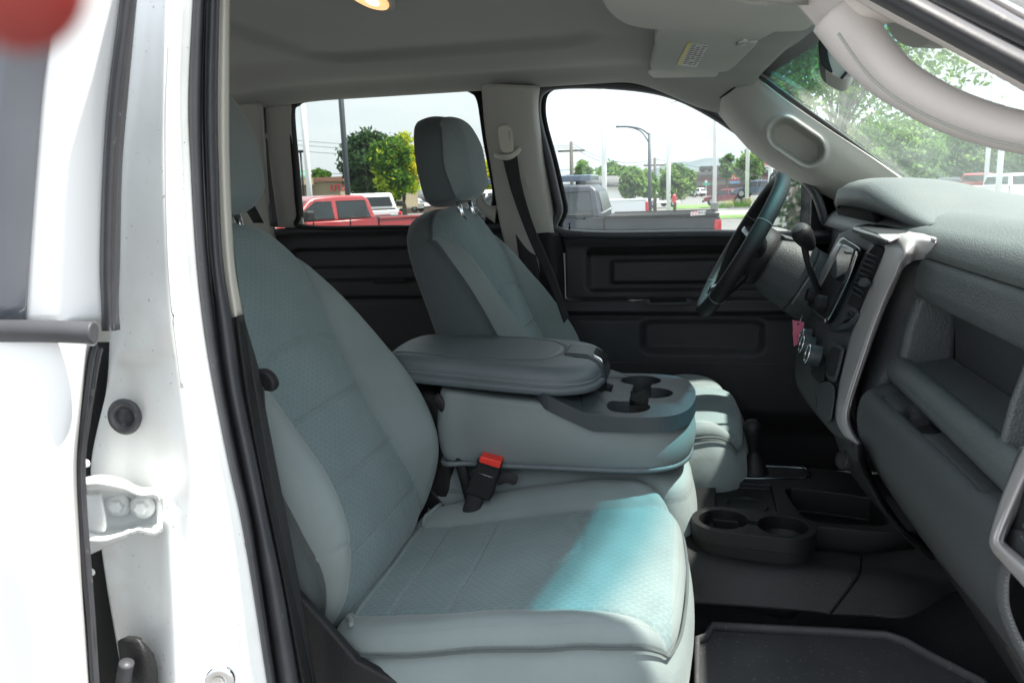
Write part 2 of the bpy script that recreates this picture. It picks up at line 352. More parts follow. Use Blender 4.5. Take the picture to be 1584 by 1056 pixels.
def pad(name, O, A, B, Nn, outline, h, er, thick, mats, parent, ctr=(0, 0), nr=90, nt=240, sb=.006, insert=None, side_groove=0., k_round=.12, back=True, smooth_outline=True):
    """upholstered pad: star-shaped outline, height field h(a,b), rolled edge, bulging side"""
    O, A, B, Nn = [np.array(q, float) for q in (O, A, B, Nn)]
    oc = cat(outline, 720, closed=True) if smooth_outline else lin(list(outline)+[outline[0]], 720)
    d = oc-np.array(ctr); th = np.arctan2(d[:, 1], d[:, 0]); rad = np.hypot(d[:, 0], d[:, 1]); i = np.argsort(th); th, rad = th[i], rad[i]
    # spread rays evenly along the outline
    s = np.concatenate([[0], np.cumsum(np.hypot(np.diff(np.cos(th)*rad), np.diff(np.sin(th)*rad)))]); T = np.interp(np.linspace(0, s[-1], nt+1)[:-1], s, th)
    Rr = np.interp(T, np.concatenate([th-2*math.pi, th, th+2*math.pi]), np.tile(rad, 3))
    rs = np.concatenate([np.linspace(.004, 1-k_round, int(nr*.68)), 1-k_round*(1-np.sin(np.linspace(0, math.pi/2, int(nr*.32)+1)[1:]))])
    a = ctr[0]+rs[:, None]*(Rr*np.cos(T))[None]; b = ctr[1]+rs[:, None]*(Rr*np.sin(T))[None]
    t = np.clip((rs-(1-k_round))/k_round, 0, 1); n = h(a, b)-er*(1-np.sqrt(np.maximum(0, 1-t**2)))[:, None]
    U, V = a.copy(), b.copy()
    ne = n[-1]; q = np.linspace(0, 1, 15)[1:]
    oa, ob = a[-1]-ctr[0], b[-1]-ctr[1]; ln = np.hypot(oa, ob)
    sa, sbb, sn, su, sv = [], [], [], [], []
    per = np.concatenate([[0], np.cumsum(np.hypot(np.diff(a[-1]), np.diff(b[-1])))])
    for k in q:
        bulge = sb*math.sin(math.pi*k)-(.009*math.exp(-((k-side_groove)/.05)**2) if side_groove else 0)-(er*.6*(1-math.sqrt(max(0, 1-max(0, (k-.85)/.15)**2))))
        sa.append(a[-1]+oa/ln*bulge); sbb.append(b[-1]+ob/ln*bulge); nn_ = ne*(1-k)+(-thick)*k; sn.append(nn_); su.append(per+3); sv.append(ne-nn_+3)
    a = np.vstack([a, sa]); b = np.vstack([b, sbb]); n = np.vstack([n, sn]); U = np.vstack([U, su]); V = np.vstack([V, sv])
    ntop = len(rs)
    if back:
        for k in (.8, .4, .01):
            a = np.vstack([a, ctr[0]+(a[-1]-ctr[0])*k]); b = np.vstack([b, ctr[1]+(b[-1]-ctr[1])*k]); n = np.vstack([n, n[-1]]); U = np.vstack([U, U[-1]]); V = np.vstack([V, V[-1]])
    P = O+a[..., None]*A+b[..., None]*B+n[..., None]*Nn
    nR, nT = a.shape; idx = np.arange(nR*nT).reshape(nR, nT); i0 = idx[:-1]; i1 = idx[1:]
    f = np.stack([i0, i1, np.roll(i1, -1, 1), np.roll(i0, -1, 1)], -1).reshape(-1, 4)
    me = bpy.data.meshes.new(name); me.from_pydata(P.reshape(-1, 3).tolist(), [], f.tolist())
    if insert is not None:
        am = (a[:-1]+a[1:])/2; bm_ = (b[:-1]+b[1:])/2; ins = insert(am, bm_); ins[ntop-1:] = False
        mi = np.where(ins, 1, 0); mi[ntop-1:] = 2 if len(mats) > 2 else 0
        me.polygons.foreach_set('material_index', mi.reshape(-1).astype(int).tolist())
    uvl = me.uv_layers.new(name='UVMap'); lu = np.stack([U.reshape(-1), V.reshape(-1)], 1)[f.reshape(-1)]; uvl.data.foreach_set('uv', lu.reshape(-1).tolist())
    if np.dot(np.cross(A, B), Nn) > 0: me.flip_normals()
    me.update()
    o = link(name, me, mats, parent)
    o['_f'] = 0; del o['_f']
    return o
def stitch(name, O, A, B, Nn, pts, h, m, parent, step=.0055, r=.0007, lift=.0006, n=None):
    """a run of single thread stitches lying on the pad surface"""
    O, A, B, Nn = [np.array(q, float) for q in (O, A, B, Nn)]
    P = cat(pts, 300) if len(pts) > 2 else lin(pts, 300); L = np.sum(np.linalg.norm(np.diff(P, axis=0), axis=1)); k = max(4, int(L/step)); Q = lin(P, k*3+1)
    W = O+Q[:, :1]*A+Q[:, 1:2]*B+(h(Q[:, 0], Q[:, 1])+lift)[:, None]*Nn; b = MB()
    for i in range(k): b.tube(W[i*3:i*3+3], r, seg=4, cap=False)
    return kind(b.build(name, m, parent), 'stuff')

# ================================================================== THE SEATS
sB = np.array([-.366, 0, .9306]); nB = np.array([.9306, 0, .366])
def gsn(x, w): return np.exp(-(x/w)**2)
def make_seat(dx, cy, sg, label, hi=1.0, cdx=0., thick=.085, dzc=0., hn=0.0, hup=0., hs=1.):
    root = thing('front_seat', label, 'car seat', (-.2+dx, cy, .8), 'cloth front seats')
    # ---- backrest (a across, inboard positive; b up the recline)
    O = np.array([-.480+dx, cy, 1.03]); A = np.array([0, sg, 0])
    outl = [(0, -.05), (.13, -.05), (.20, -.035), (.245, .04), (.268, .15), (.272, .25), (.262, .36), (.245, .45), (.225, .53), (.198, .59), (.155, .635), (.09, .662), (0, .668)]
    outl = outl+[(-x, y) for x, y in outl[-2:0:-1]]
    seamR = [(.20, -.05), (.185, .03), (.158, .12), (.152, .22), (.156, .33), (.166, .45), (.18, .55), (.205, .64)]
    seamL = [(-x, y) for x, y in seamR]
    arch = [(-.16, .392), (-.08, .412), (0, .418), (.08, .412), (.16, .392)]
    s1 = [(-.158, .292), (0, .296), (.158, .292)]; s2 = [(-.158, .165), (0, .17), (.158, .165)]; s3 = [(-.178, .055), (0, .06), (.178, .055)]
    pk = [(-.262, .10), (-.225, .10), (-.20, .075), (-.19, .02)]
    sx = lambda b: np.interp(b, [q[1] for q in seamR], [q[0] for q in seamR])
    def h(a, b):
        aa = np.abs(a); s = sx(b); u = np.clip((aa-s)/.11, 0, 1)
        amp = .062*np.exp(-((b-.20)/.24)**2)+.010
        z = .012+amp*np.sin(u*math.pi*.62)**1.1
        ins = aa < s
        z = z+np.where(ins, .012*np.cos(np.clip(aa/s, 0, 1)*math.pi/2)-.004, 0)
        z = z+.020*np.exp(-((b-.12)/.14)**2)*np.where(ins, 1, 1-u*.3)-.02*np.exp(-((b+.05)/.05)**2)
        z = z+.022*sstep(b, .45, .66)*-1
        z -= .0065*gsn(pdist(a, b, seamR), .006)+.0065*gsn(pdist(a, b, seamL), .006)+.0045*gsn(pdist(a, b, arch), .005)
        z -= .0035*gsn(pdist(a, b, s1), .0045)+.0035*gsn(pdist(a, b, s2), .0045)+.0035*gsn(pdist(a, b, s3), .0045)+.003*gsn(pdist(a, b, pk), .003)
        z += .0012*np.sin(a*31+b*17)*np.sin(b*23-a*9)
        return z
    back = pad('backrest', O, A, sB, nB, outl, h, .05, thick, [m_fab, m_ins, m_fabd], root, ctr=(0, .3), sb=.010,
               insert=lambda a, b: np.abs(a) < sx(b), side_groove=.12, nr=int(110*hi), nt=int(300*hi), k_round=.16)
    stitch('stitching', O, A, sB, nB, [(-.15, .2965), (0, .3), (.15, .2965)], h, m_thr, back)
    stitch('stitching', O, A, sB, nB, [(-.15, .1695), (0, .174), (.15, .1695)], h, m_thr, back)
    stitch('stitching', O, A, sB, nB, [(-.17, .0595), (0, .064), (.17, .0595)], h, m_thr, back)
    # plastic hard shell on the side of the backrest bottom and recliner cover
    # ---- cushion (a forward, b across)
    Oc = np.array([-.47+dx+cdx, cy, .992+dzc]); Ac = np.array([1., 0, 0]); Bc = np.array([0, sg, 0]); Nc = np.array([0, 0, 1.])
    oc = [(.0, 0), (.0, .15), (.03, .235), (.12, .262), (.25, .272), (.38, .278), (.47, .272), (.525, .245), (.553, .19), (.562, .10), (.565, 0)]
    oc = oc+[(x, -y) for x, y in oc[-2:0:-1]]
    cR = [(0, .17), (.10, .178), (.22, .186), (.34, .192), (.44, .20), (.50, .215), (.535, .225)]; cL = [(x, -y) for x, y in cR]
    q1 = [(.095, -.18), (.105, 0), (.095, .18)]; q2 = [(.195, -.185), (.205, 0), (.195, .185)]
    crease = [(.36, -.05), (.385, 0), (.38, .06), (.365, .12), (.37, .15)]
    cx = lambda a: np.interp(a, [q[0] for q in cR], [q[1] for q in cR])
    def hc(a, b):
        s = cx(a); u = np.clip((np.abs(b)-s)/.07, 0, 1)
        z = .062*sstep(a, -.05, .52)+.004-.010*sstep(a, .45, .58)
        z = z+np.where(b > 0, .040, .026)*np.sin(u*math.pi*.55)*(.55+.45*sstep(a, .0, .3))
        z = z+.008*np.cos(np.clip(np.abs(b)/s, 0, 1)*math.pi/2)
        z -= .006*gsn(pdist(a, b, cR), .006)+.006*gsn(pdist(a, b, cL), .006)+.003*gsn(pdist(a, b, q1), .0045)+.003*gsn(pdist(a, b, q2), .0045)
        z -= .0035*gsn(pdist(a, b, crease), .007)-.003*gsn(pdist(a+.012, b, crease), .010)
        z += .0014*np.sin(a*26+b*11)*np.sin(b*19-a*13)+.001*np.sin(a*60+b*40)*sstep(a, .3, .4)
        return z
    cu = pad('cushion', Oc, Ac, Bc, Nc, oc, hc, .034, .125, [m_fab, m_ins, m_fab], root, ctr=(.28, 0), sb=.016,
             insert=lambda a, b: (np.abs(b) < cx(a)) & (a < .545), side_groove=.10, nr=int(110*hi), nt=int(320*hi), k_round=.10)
    stitch('stitching', Oc, Ac, Bc, Nc, [(.0985, -.172), (.1085, 0), (.0985, .172)], hc, m_thr, cu)
    stitch('stitching', Oc, Ac, Bc, Nc, [(.1985, -.176), (.2085, 0), (.1985, .176)], hc, m_thr, cu)
    # piping where cushion top meets the side
    # welt between backrest and cushion
    wl = []
    for a in np.linspace(-.235, .235, 40):
        b_ = -.02
        for _ in range(12):
            P_ = O+A*a+sB*b_+nB*float(h(np.array(a), np.array(b_))); zc_ = Oc[2]+float(hc(np.array(P_[0]-Oc[0]), np.array(a))); b_ += (zc_-P_[2])*.8
        wl.append(P_+np.array([.003, 0, .001]))
    MB().tube(wl, .0042, seg=8).build('welt', m_fab, root)
    oc_ = cat(oc, 240, closed=True); cc = np.array([.28, 0]); pw = []
    for q in oc_:
        d = (q-cc)/np.linalg.norm(q-cc); e = q+d*.004; pw.append(Oc+Ac*e[0]+Bc*e[1]+Nc*(float(hc(q[0], q[1]))-.040))
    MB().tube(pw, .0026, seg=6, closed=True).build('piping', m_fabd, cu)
    b = MB(); qq = [Oc+Ac*(cc[0]+(q[0]-cc[0])*.965)+Bc*((q[1])*.965)+Nc*(float(hc(q[0]*.965+.01, q[1]*.965))-.0085) for q in cat(oc, 700, closed=True)]
    for i in range(0, 698, 2):
        if qq[i][0] > Oc[0]+.05: b.tube(qq[i:i+2], .0007, seg=4, cap=False)
    kind(b.build('stitching', m_thd, cu), 'stuff')
    # ---- headrest
    hB = np.array([-.14, 0, .990]); hN = np.array([.990, 0, .14]); Oh = O+sB*(.668+hup)+nB*(-.025+hn); oh = [(0, 0), (.06, .002), (.100, .02), (.116, .07), (.116, .12), (.100, .17), (.070, .206), (.03, .218)]
    oh = [(x, y*hs) for x, y in oh+[(-x, y) for x, y in oh[::-1]][:-1]]
    sh = [(.090, .0), (.094, .08), (.090, .16), (.070, .235)]
    def hh(a, b):
        z = .045+.018*np.cos(np.clip(a/.14, -1, 1)*1.3)-.03*sstep(b, .12, .26)-.012*sstep(-b, -.05, .02)
        z = z-.02*sstep(np.abs(a), .09, .14)
        z -= .003*gsn(pdist(a, b, sh), .004)+.003*gsn(pdist(-a, b, sh), .004); return z
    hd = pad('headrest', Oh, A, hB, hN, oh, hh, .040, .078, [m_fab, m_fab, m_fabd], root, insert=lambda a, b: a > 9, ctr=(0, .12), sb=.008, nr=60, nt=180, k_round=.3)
    for s in (-1, 1):
        b = MB(); b.tube([Oh+A*.055*s-sB*.075-nB*.01, Oh+A*.055*s+hB*.03], .0065, seg=14); b.build('headrest_post', m_chr, hd)
        b = MB(); b.lathe([(.0, .006), (.012, .006), (.014, 0), (.014, -.02)], Oh+A*.055*s-sB*.045-nB*.01, sB); b.build('post_collar', m_blk, hd)
    # ---- side shields, recliner cover and pedestal
    for s, nm in ((-1, 'side_shield'), (1, 'side_shield')):
        y = cy+sg*s*.262; e = sg*s*.018
        lo = [(-.62+dx, y, 1.09), (-.52+dx, y, 1.10), (-.47+dx, y, 1.045), (-.42+dx, y, .985), (-.30+dx, y, .93), (.0+dx, y, .915), (.03+dx, y, .86), (-.5+dx, y, .80), (-.64+dx, y, .88)]
        MB().prism(lo, (0, e, 0)).build(nm, m_blk, root, bevel=.006)
    b = MB(); b.box(-.46+dx, .03+dx, cy-.2, cy+.2, .74, .875); b.build('seat_base', m_void, root, bevel=.01)
    for s in (-1, 1):
        b = MB(); b.box(-.48+dx, .06+dx, cy+s*.19-.02, cy+s*.19+.02, .70, .76); b.build('seat_rail', m_chrd, root, bevel=.004)
    return root, h, hc, O, A
seatP, hP, hcP, OP, AP = make_seat(-.065, -.395, 1, 'passenger cloth seat nearest the camera, its cushion in the foreground below the open doorway', 1.5, -.03, .11, hup=.006, hs=1.26)
seatD, hD, hcD, OD, AD = make_seat(.145, .395, -1, 'driver cloth seat behind the folded armrest, facing the steering wheel', .8, -.10, .14, .047, .02)

# ================================================================== CENTRE JUMP SEAT WITH FOLDED ARMREST
ct = thing('centre_console_seat', 'grey vinyl armrest console folded down between the two front seats, cup holders in its front', 'armrest console', (-.2, 0, .8))
body = pad('armrest_body', (-.17, 0, 1.218), (1, 0, 0), (0, 1, 0), (0, 0, 1), [(-.235, -.150), (-.245, 0), (-.235, .150), (-.17, .170), (0, .175), (.16, .172), (.235, .145), (.268, .08), (.275, 0), (.268, -.08), (.235, -.145), (.16, -.172), (0, -.175), (-.17, -.170)],
           lambda a, b: .040*(1-sstep(a, -.04, .11))+.024*(1-sstep(a, -.34, .0)), .012, .098, [m_vin2], ct, sb=.010, nr=30, nt=160, k_round=.06)
b = MB(); P = [(-.17+a, y, 1.2) for a, y in cat([(-.235, -.15), (-.235, .15), (-.17, .170), (0, .175), (.16, .172), (.235, .145), (.268, .08), (.275, 0), (.268, -.08), (.235, -.145), (.16, -.172), (0, -.175), (-.17, -.170)], 120, closed=True)]
b.tube([(-.17+(p[0]+.17)*1.0, p[1]*1.0, 1.123) for p in P], .006, seg=8, closed=True); b.build('lower_piping', m_vin, ct)
# lid: soft top with a raised centre panel
def hlid(a, b):
    z = .016+.009*np.cos(np.clip(b/.17, -1, 1)*1.35)+.006*np.cos(a*5)
    e = [(-.24, -.10), (.06, -.12), (.12, -.10), (.15, -.05), (.155, 0), (.15, .05), (.12, .10), (.06, .12), (-.24, .10)]
    z += .004*sstep(-np.where((np.abs(b) < .12) & (a < .15), pdist(a, b, e), 0), -.004, -.0)*0
    z -= .004*gsn(pdist(a, b, e), .003)
    # latch hollow
    z -= .014*sstep(-rrd(a, b, .175, .30, -.055, .055, .02), -.004, .012)
    return z
LO = (-.325, 0, 1.289)
lid = pad('armrest_lid', LO, (1, 0, 0), (0, 1, 0), (0, 0, 1), [(-.215, -.10), (-.225, 0), (-.215, .10), (-.18, .135), (-.05, .155), (.13, .168), (.20, .15), (.238, .10), (.247, 0), (.238, -.10), (.20, -.15), (.13, -.168), (-.05, -.155), (-.18, -.135)],
          hlid, .028, .032, [m_vin], ct, sb=.008, side_groove=.25, nr=90, nt=260, k_round=.16)
stitch('stitching', LO, (1, 0, 0), (0, 1, 0), (0, 0, 1), [(-.22, -.097), (.06, -.117), (.12, -.098), (.147, -.05), (.152, 0), (.147, .05), (.12, .098)], hlid, m_thd, lid, r=.0006)
LB = cat([(-.215, -.10), (-.18, -.135), (-.05, -.155), (.13, -.168), (.20, -.15), (.238, -.10), (.243, -.065)], 200)
b = MB()
for i in range(0, 195, 3): b.tube([(LO[0]+LB[j, 0]*1.012, LB[j, 1]*1.012, 1.291) for j in (i, i+1, i+2)], .0008, seg=4, cap=False)
kind(b.build('stitching', m_thd, lid), 'stuff')
# latch
b = MB(); b.prism([(LO[0]+.165, -.05, 1.334), (LO[0]+.215, -.05, 1.331), (LO[0]+.247, -.05, 1.312), (LO[0]+.256, -.05, 1.270), (LO[0]+.235, -.05, 1.265), (LO[0]+.16, -.05, 1.30)], (0, .10, 0)); la = b.build('lid_latch', m_tray, ct, bevel=.006)
b = MB(); b.prism([(LO[0]+.224, -.036, 1.330), (LO[0]+.243, -.036, 1.319), (LO[0]+.251, -.036, 1.303), (LO[0]+.236, -.036, 1.303)], (0, .072, 0)); b.build('latch_plate', m_chr, la, bevel=.002)
# tray with cup wells
tr_o = cat([(-.205, -.150), (-.18, -.176), (-.12, -.183), (-.05, -.186), (.02, -.184), (.07, -.165), (.098, -.12), (.112, -.05), (.114, 0), (.112, .05), (.098, .12), (.07, .165), (.02, .184), (-.05, .186), (-.12, .183), (-.18, .176), (-.205, .150)], 90)
b = MB(); b.prism([(x, y, 1.205) for x, y in tr_o], (0, 0, .031)); b.v = [(x, y, z+.42*max(0, -.085-x)) for x, y, z in b.v]; tray = b.build('cup_tray', m_tray, ct, bevel=0, smooth=False)
def cyl(x, y, r, z0=1.15, z1=1.30, nm='cut'):
    b = MB(); b.lathe([(0, z0), (r, z0), (r, z1), (0, z1)], (x, y, 0), (0, 0, 1), 40); me = b.mesh('cut'); bm = bmesh.new(); bm.from_mesh(me); bmesh.ops.remove_doubles(bm, verts=bm.verts, dist=1e-5); bmesh.ops.recalc_face_normals(bm, faces=bm.faces); bm.to_mesh(me); bm.free()
    o = bpy.data.objects.new(nm, me); S.collection.objects.link(o); return o
def bx(x0, x1, y0, y1, z0, z1):
    b = MB(); b.box(x0, x1, y0, y1, z0, z1); me = b.mesh('cut'); bm = bmesh.new(); bm.from_mesh(me); bmesh.ops.recalc_face_normals(bm, faces=bm.faces); bmesh.ops.bevel(bm, geom=[e for e in bm.edges if abs(e.verts[0].co.z-e.verts[1].co.z) > .01], offset=min(x1-x0, y1-y0)*.25, segments=4, affect='EDGES'); bm.to_mesh(me); bm.free()
    o = bpy.data.objects.new('cut', me); S.collection.objects.link(o); return o
wells = [(-.008, .118, .046), (.021, .006, .046), (-.020, -.112, .044)]
chan = [(-.035, .030, -.05, .055)]
bool_cut(body, [cyl(x, y, r+.003, 1.145, 1.4) for x, y, r in wells]+[bx(-.035, .045, -.09, .09, 1.145, 1.4)])
bool_cut(tray, [cyl(*wells[0], 1.1), cyl(*wells[1], 1.1), cyl(*wells[2], 1.1)]+[bx(-.022, .018, -.10, .10, 1.1, 1.4), bx(-.125, -.062, -.045, .045, 1.212, 1.4)])
k = tray.modifiers.new('b', 'BEVEL'); k.width = .004; k.segments = 3; k.limit_method = 'ANGLE'; k.angle_limit = R(40)
for x, y, r in wells:
    b = MB(); b.lathe([(r+.0015, 1.226), (r+.0005, 1.18), (r-.003, 1.152), (r-.012, 1.150), (.001, 1.150)], (x, y, 0), (0, 0, 1), 40); b.build('cup_well', m_blk, ct, solid=.0015, off=1)
for x, y, a in ((.012, .045, .4), (-.005, -.085, 2.2), (.006, .075, 1.2)):
    b = MB(); b.prism([(x-.012, y-.002, 1.16), (x+.012, y-.002, 1.16), (x+.012, y-.002, 1.20), (x, y-.002, 1.215), (x-.012, y-.002, 1.195)], (0, .005, 0)); b.build('cup_gripper', m_rub, ct, bevel=.002)
# cushion and short back of the centre seat
pad('centre_cushion', (-.19, 0, 1.095), (1, 0, 0), (0, 1, 0), (0, 0, 1), [(-.26, 0), (-.26, .115), (-.2, .128), (.2, .128), (.27, .115), (.292, .07), (.298, 0), (.292, -.07), (.27, -.115), (.2, -.128), (-.2, -.128), (-.26, -.115)],
    lambda a, b: 0*a, .045, .20, [m_fab], ct, nr=30, nt=120, k_round=.2, sb=.012)
b = MB(); b.prism([(-.50, -.13, .95), (-.385, -.13, .95), (-.40, -.13, 1.20), (-.42, -.13, 1.262), (-.60, -.13, 1.262)], (0, .26, 0)); b.build('centre_back', m_blk, ct, bevel=.02)  # blackened and lengthened to stand in for the shaded gap behind the console
b = MB(); P = [at(672, 612, Y=-.165), at(690, 636, Y=-.165), at(702, 680, Y=-.165), at(716, 730, Y=-.165), at(728, 775, Y=-.165)]
b.tube(cat(P, 20), .012, r2=.006, seg=10, up=(0, 1, 0)); b.build('hinge_arm', m_blk, ct)

CONS_SHIFT = -.095
for _c in ct.children:
    if _c.name == 'hinge_arm': continue
    if _c.name.startswith('armrest_lid'):
        pv = Vector((.05, 0, 1.29))-origin(ct)          # the lid sits a little proud at its rear
        _c.matrix_local = Matrix.Translation(pv) @ Matrix.Rotation(R(3.0), 4, 'Y') @ Matrix.Translation(-pv)
    _c.location.x += CONS_SHIFT

# belt buckle beside the passenger seat
bk = thing('belt_buckle', 'black seat belt buckle with red release button, upright between the seats', 'belt buckle', at(745, 765, Y=-.195))
q = [at(742, 706, Y=-.200), at(776, 716, Y=-.200), at(757, 776, Y=-.200), at(718, 762, Y=-.200)]
MB().prism(q, (0, .035, 0)).build('buckle_body', m_blk, bk, bevel=.004)
q = [at(743, 704, Y=-.203), at(776, 713, Y=-.203), at(773, 724, Y=-.203), at(741, 714, Y=-.203)]
MB().prism(q, (0, .032, 0), vec0=(0, -.004, 0)).build('release_button', m_red, bk, bevel=.003)
q = [at(738, 710, Y=-.202), at(774, 723, Y=-.202), at(772, 726, Y=-.202), at(737, 713, Y=-.202)]
MB().prism(q, (0, .01, 0), vec0=(0, -.003, 0)).build('latch_slot', m_chrd, bk)
q = [at(731, 727, Y=-.202), at(767, 740, Y=-.202), at(766.5, 741.5, Y=-.202), at(730.5, 728.5, Y=-.202)]
MB().prism(q, (0, .01, 0), vec0=(0, -.0006, 0)).build('housing_seam', m_chrd, bk)
b = MB(); b.tube(cat([at(737, 765, Y=-.185), at(731, 782, Y=-.185), at(726, 800, Y=-.185)], 10), .018, r2=.008, up=(0, 1, 0)); b.build('buckle_stalk', m_web, bk)
b = MB(); b.tube(cat([at(768, 742, Y=-.165), at(784, 738, Y=-.165), at(800, 744, Y=-.165)], 10), [.012]*9+[.006], r2=[.003]*10, up=(0, 1, 0)); b.build('folded_webbing', m_web, bk)

# ================================================================== THE CAB
cab = thing('truck_cab', 'white pickup truck cab body with grey headliner, cream pillars and black carpet around the seats', 'truck cab', (0, 0, .7))
# headliner: one moulded cloth shell, higher plateau between softly rolled sides
XH0 = -2.0
def xfront(y): return .25-.088*(np.abs(y)/.62)**2.3
def head_z(x, y):
    s = np.abs(y-.01)
    z = 2.035-.030*sstep(s, .34, .60)-.035*sstep(s, .58, .735)**1.5
    xf = xfront(y)
    z = z-.060*sstep(x-xf, -.30, .01)
    z = z-.045*sstep(x, -.22, .12)*sstep(s, .50, .72)
    z = z+.014*sstep(-rrd(x, y, -.98, -.22, -.42, .42, .10), -.03, .03)      # raised over the front seats
    z = z-.03*sstep(-x, 1.1, 1.6)
    return z
nx, ny = 140, 140
tx = np.linspace(0, 1, nx); gy = np.linspace(-.735, .745, ny); TX, GY = np.meshgrid(tx, gy, indexing='ij')
GX = XH0+TX*(xfront(GY)-XH0)
b = MB().grid(np.stack([GX, GY, head_z(GX, GY)], -1)); hl = b.build('headliner', m_head, cab, solid=.012, off=1)
# roof skin, rear wall, floor, firewall: closed metal round the room
b = MB()
P = np.array([[(-2.05+t*(xfront(y)+.02+2.05), y, 2.085-.05*abs(y/.8)**3-.085*max(0, (t-.8)/.2)**2-.02*(t-.5)**2) for y in np.linspace(-.82, .82, 30)] for t in np.linspace(0, 1, 30)])
b.grid(P); b.build('roof_skin', m_white, cab, solid=.01, off=1)
b = MB(); b.box(-2.06, -2.0, -.80, .80, .66, 1.50); b.box(-2.06, -2.0, -.80, -.62, 1.50, 2.0); b.box(-2.06, -2.0, .62, .80, 1.50, 2.0); b.box(-2.06, -2.0, -.62, .62, 1.90, 2.0)
b.build('rear_wall', m_creamg, cab, bevel=.02)
b = MB(); b.box(-2.045, -2.035, -.62, .62, 1.50, 1.90); b.build('rear_glass', g_rear, cab, smooth=False)
MB().box(-2.05, .10, .745, .83, 1.985, 2.05).build('roof_rail', m_white, cab, bevel=.01)
MB().box(-2.05, .05, -.82, -.735, 1.955, 2.04).build('roof_rail', m_white, cab, bevel=.01)  # near rail above the frame, added to block light
b = MB(); b.box(-2.05, 1.0, -.84, .84, .66, .70); b.build('floor_pan', m_white, cab)
# carpet with low hump, rising to the toe board
gx = np.linspace(-2.0, 1.0, 90); gy = np.linspace(-.78, .78, 70); GX, GY = np.meshgrid(gx, gy, indexing='ij')
Z = .795+.0*GX+.10*np.exp(-(GY/.17)**4)+.5*sstep(GX, .55, .98)*(GX > .5)
b = MB().grid(np.stack([GX, GY, Z], -1)); b.build('carpet', m_carp, cab)
b = MB(); b.box(.97, 1.0, -.8, .8, .7, 1.52); b.build('firewall', m_void, cab)
b = MB(); b.box(-2.0, 1.0, .80, .84, .70, 1.0); b.build('rocker_panel', m_white, cab)

# far side: pillar trims traced on the body side (inner face about Y .70 - .76)
def yin(py): return .70+.06*np.clip((py-130)/230., 0, 1)
bp = skin('centre_pillar_trim', [
    [(744, 128, .70), (750, 200, .72), (760, 262, .735), (772, 340, .75), (790, 420, .765), (800, 520, .775)],
    [(772, 130, .685), (782, 200, .70), (795, 270, .72), (812, 350, .735), (828, 420, .75), (842, 520, .765)],
    [(815, 132, .69), (822, 190, .70), (833, 270, .725), (850, 356, .74), (858, 420, .755), (866, 520, .765)],
    [(836, 133, .73), (833, 170, .745), (842, 240, .76), (858, 330, .77), (866, 400, .78), (872, 520, .79)]], m_creamg, cab, n=60, nc=24, solid=.03)
skin('lower_pillar_trim', [
    [(828, 361, .737), (835, 420, .742), (845, 540, .745)],
    [(850, 360, .728), (858, 420, .735), (866, 540, .745)],
    [(868, 360, .76), (873, 420, .77), (876, 540, .78)]], m_blk, cab, n=30, nc=12, solid=.02)
# belt guide: adjuster cap, D-ring and webbing
bt = thing('driver_seat_belt', 'black driver seat belt hanging from a cream adjuster on the centre pillar', 'seat belt', at(790, 230, Y=.68))
q = cat([(772, 200), (777, 194), (788, 194), (794, 202), (796, 225), (797, 234), (788, 238), (779, 236), (774, 222)], 40, closed=True)
b = MB(); b.prism(pp(q, Y=.71), (0, -.022, 0)); b.build('adjuster_cap', m_cream, bt, bevel=.006)
b = MB(); b.tube(cat(pp([(766, 186), (778, 184), (790, 188), (797, 202), (803, 225), (812, 260), (816, 290)], Y=.722), 40), .003, seg=8); b.build('slot_rim', m_creamg, bt)
b = MB(); b.tube(cat([at(768, 240, Y=.705), at(775, 243, Y=.69), at(786, 243, Y=.682), at(797, 238, Y=.69), at(804, 230, Y=.70)], 30), .009, seg=12); b.build('belt_ring', m_cream, bt)
b = MB(); b.prism(pp([(786, 203), (789, 203), (790, 216), (787, 216)], Y=.6875), (0, -.002, 0)); b.build('release_tab', m_creamg, bt, bevel=.0006)
skin('webbing', [[(776, 240, .688), (792, 300, .66), (818, 370, .60), (850, 440, .56), (872, 500, .54)], [(799, 237, .688), (808, 290, .662), (826, 350, .605), (858, 425, .56), (880, 490, .54)]], m_web, bt, n=40, nc=6, solid=.002)
skin('inner_webbing', [[(780, 262, .74), (792, 320, .742), (800, 380, .744), (815, 480, .745)], [(796, 262, .74), (806, 320, .742), (826, 380, .744), (845, 480, .745)]], m_web, bt, n=30, nc=4, solid=.002)
# thin curved strip of the pillar foot seen behind the driver's headrest
skin('pillar_foot', [[(737, 284, .78), (735, 300, .775), (738, 318, .77), (748, 332, .765), (765, 345, .765)], [(742, 284, .78), (744, 296, .775), (749, 310, .77), (757, 318, .765), (768, 318, .765)]], m_creamg, cab, n=24, nc=4, solid=.01)

# rear quarter trim and rear pillar (left of the rear window)
skin('rear_pillar_trim', [
    [(340, 150, .69), (345, 250, .72), (350, 380, .75)],
    [(380, 156, .69), (385, 250, .715), (395, 380, .745)],
    [(404, 158, .70), (410, 250, .72), (425, 380, .75)]], m_creamg, cab, n=24, nc=10, solid=.02)
skin('rear_belt', [[(372, 312, .58), (392, 345, .6)], [(388, 308, .58), (408, 345, .6)]], m_web, cab, n=6, nc=3, solid=.002)

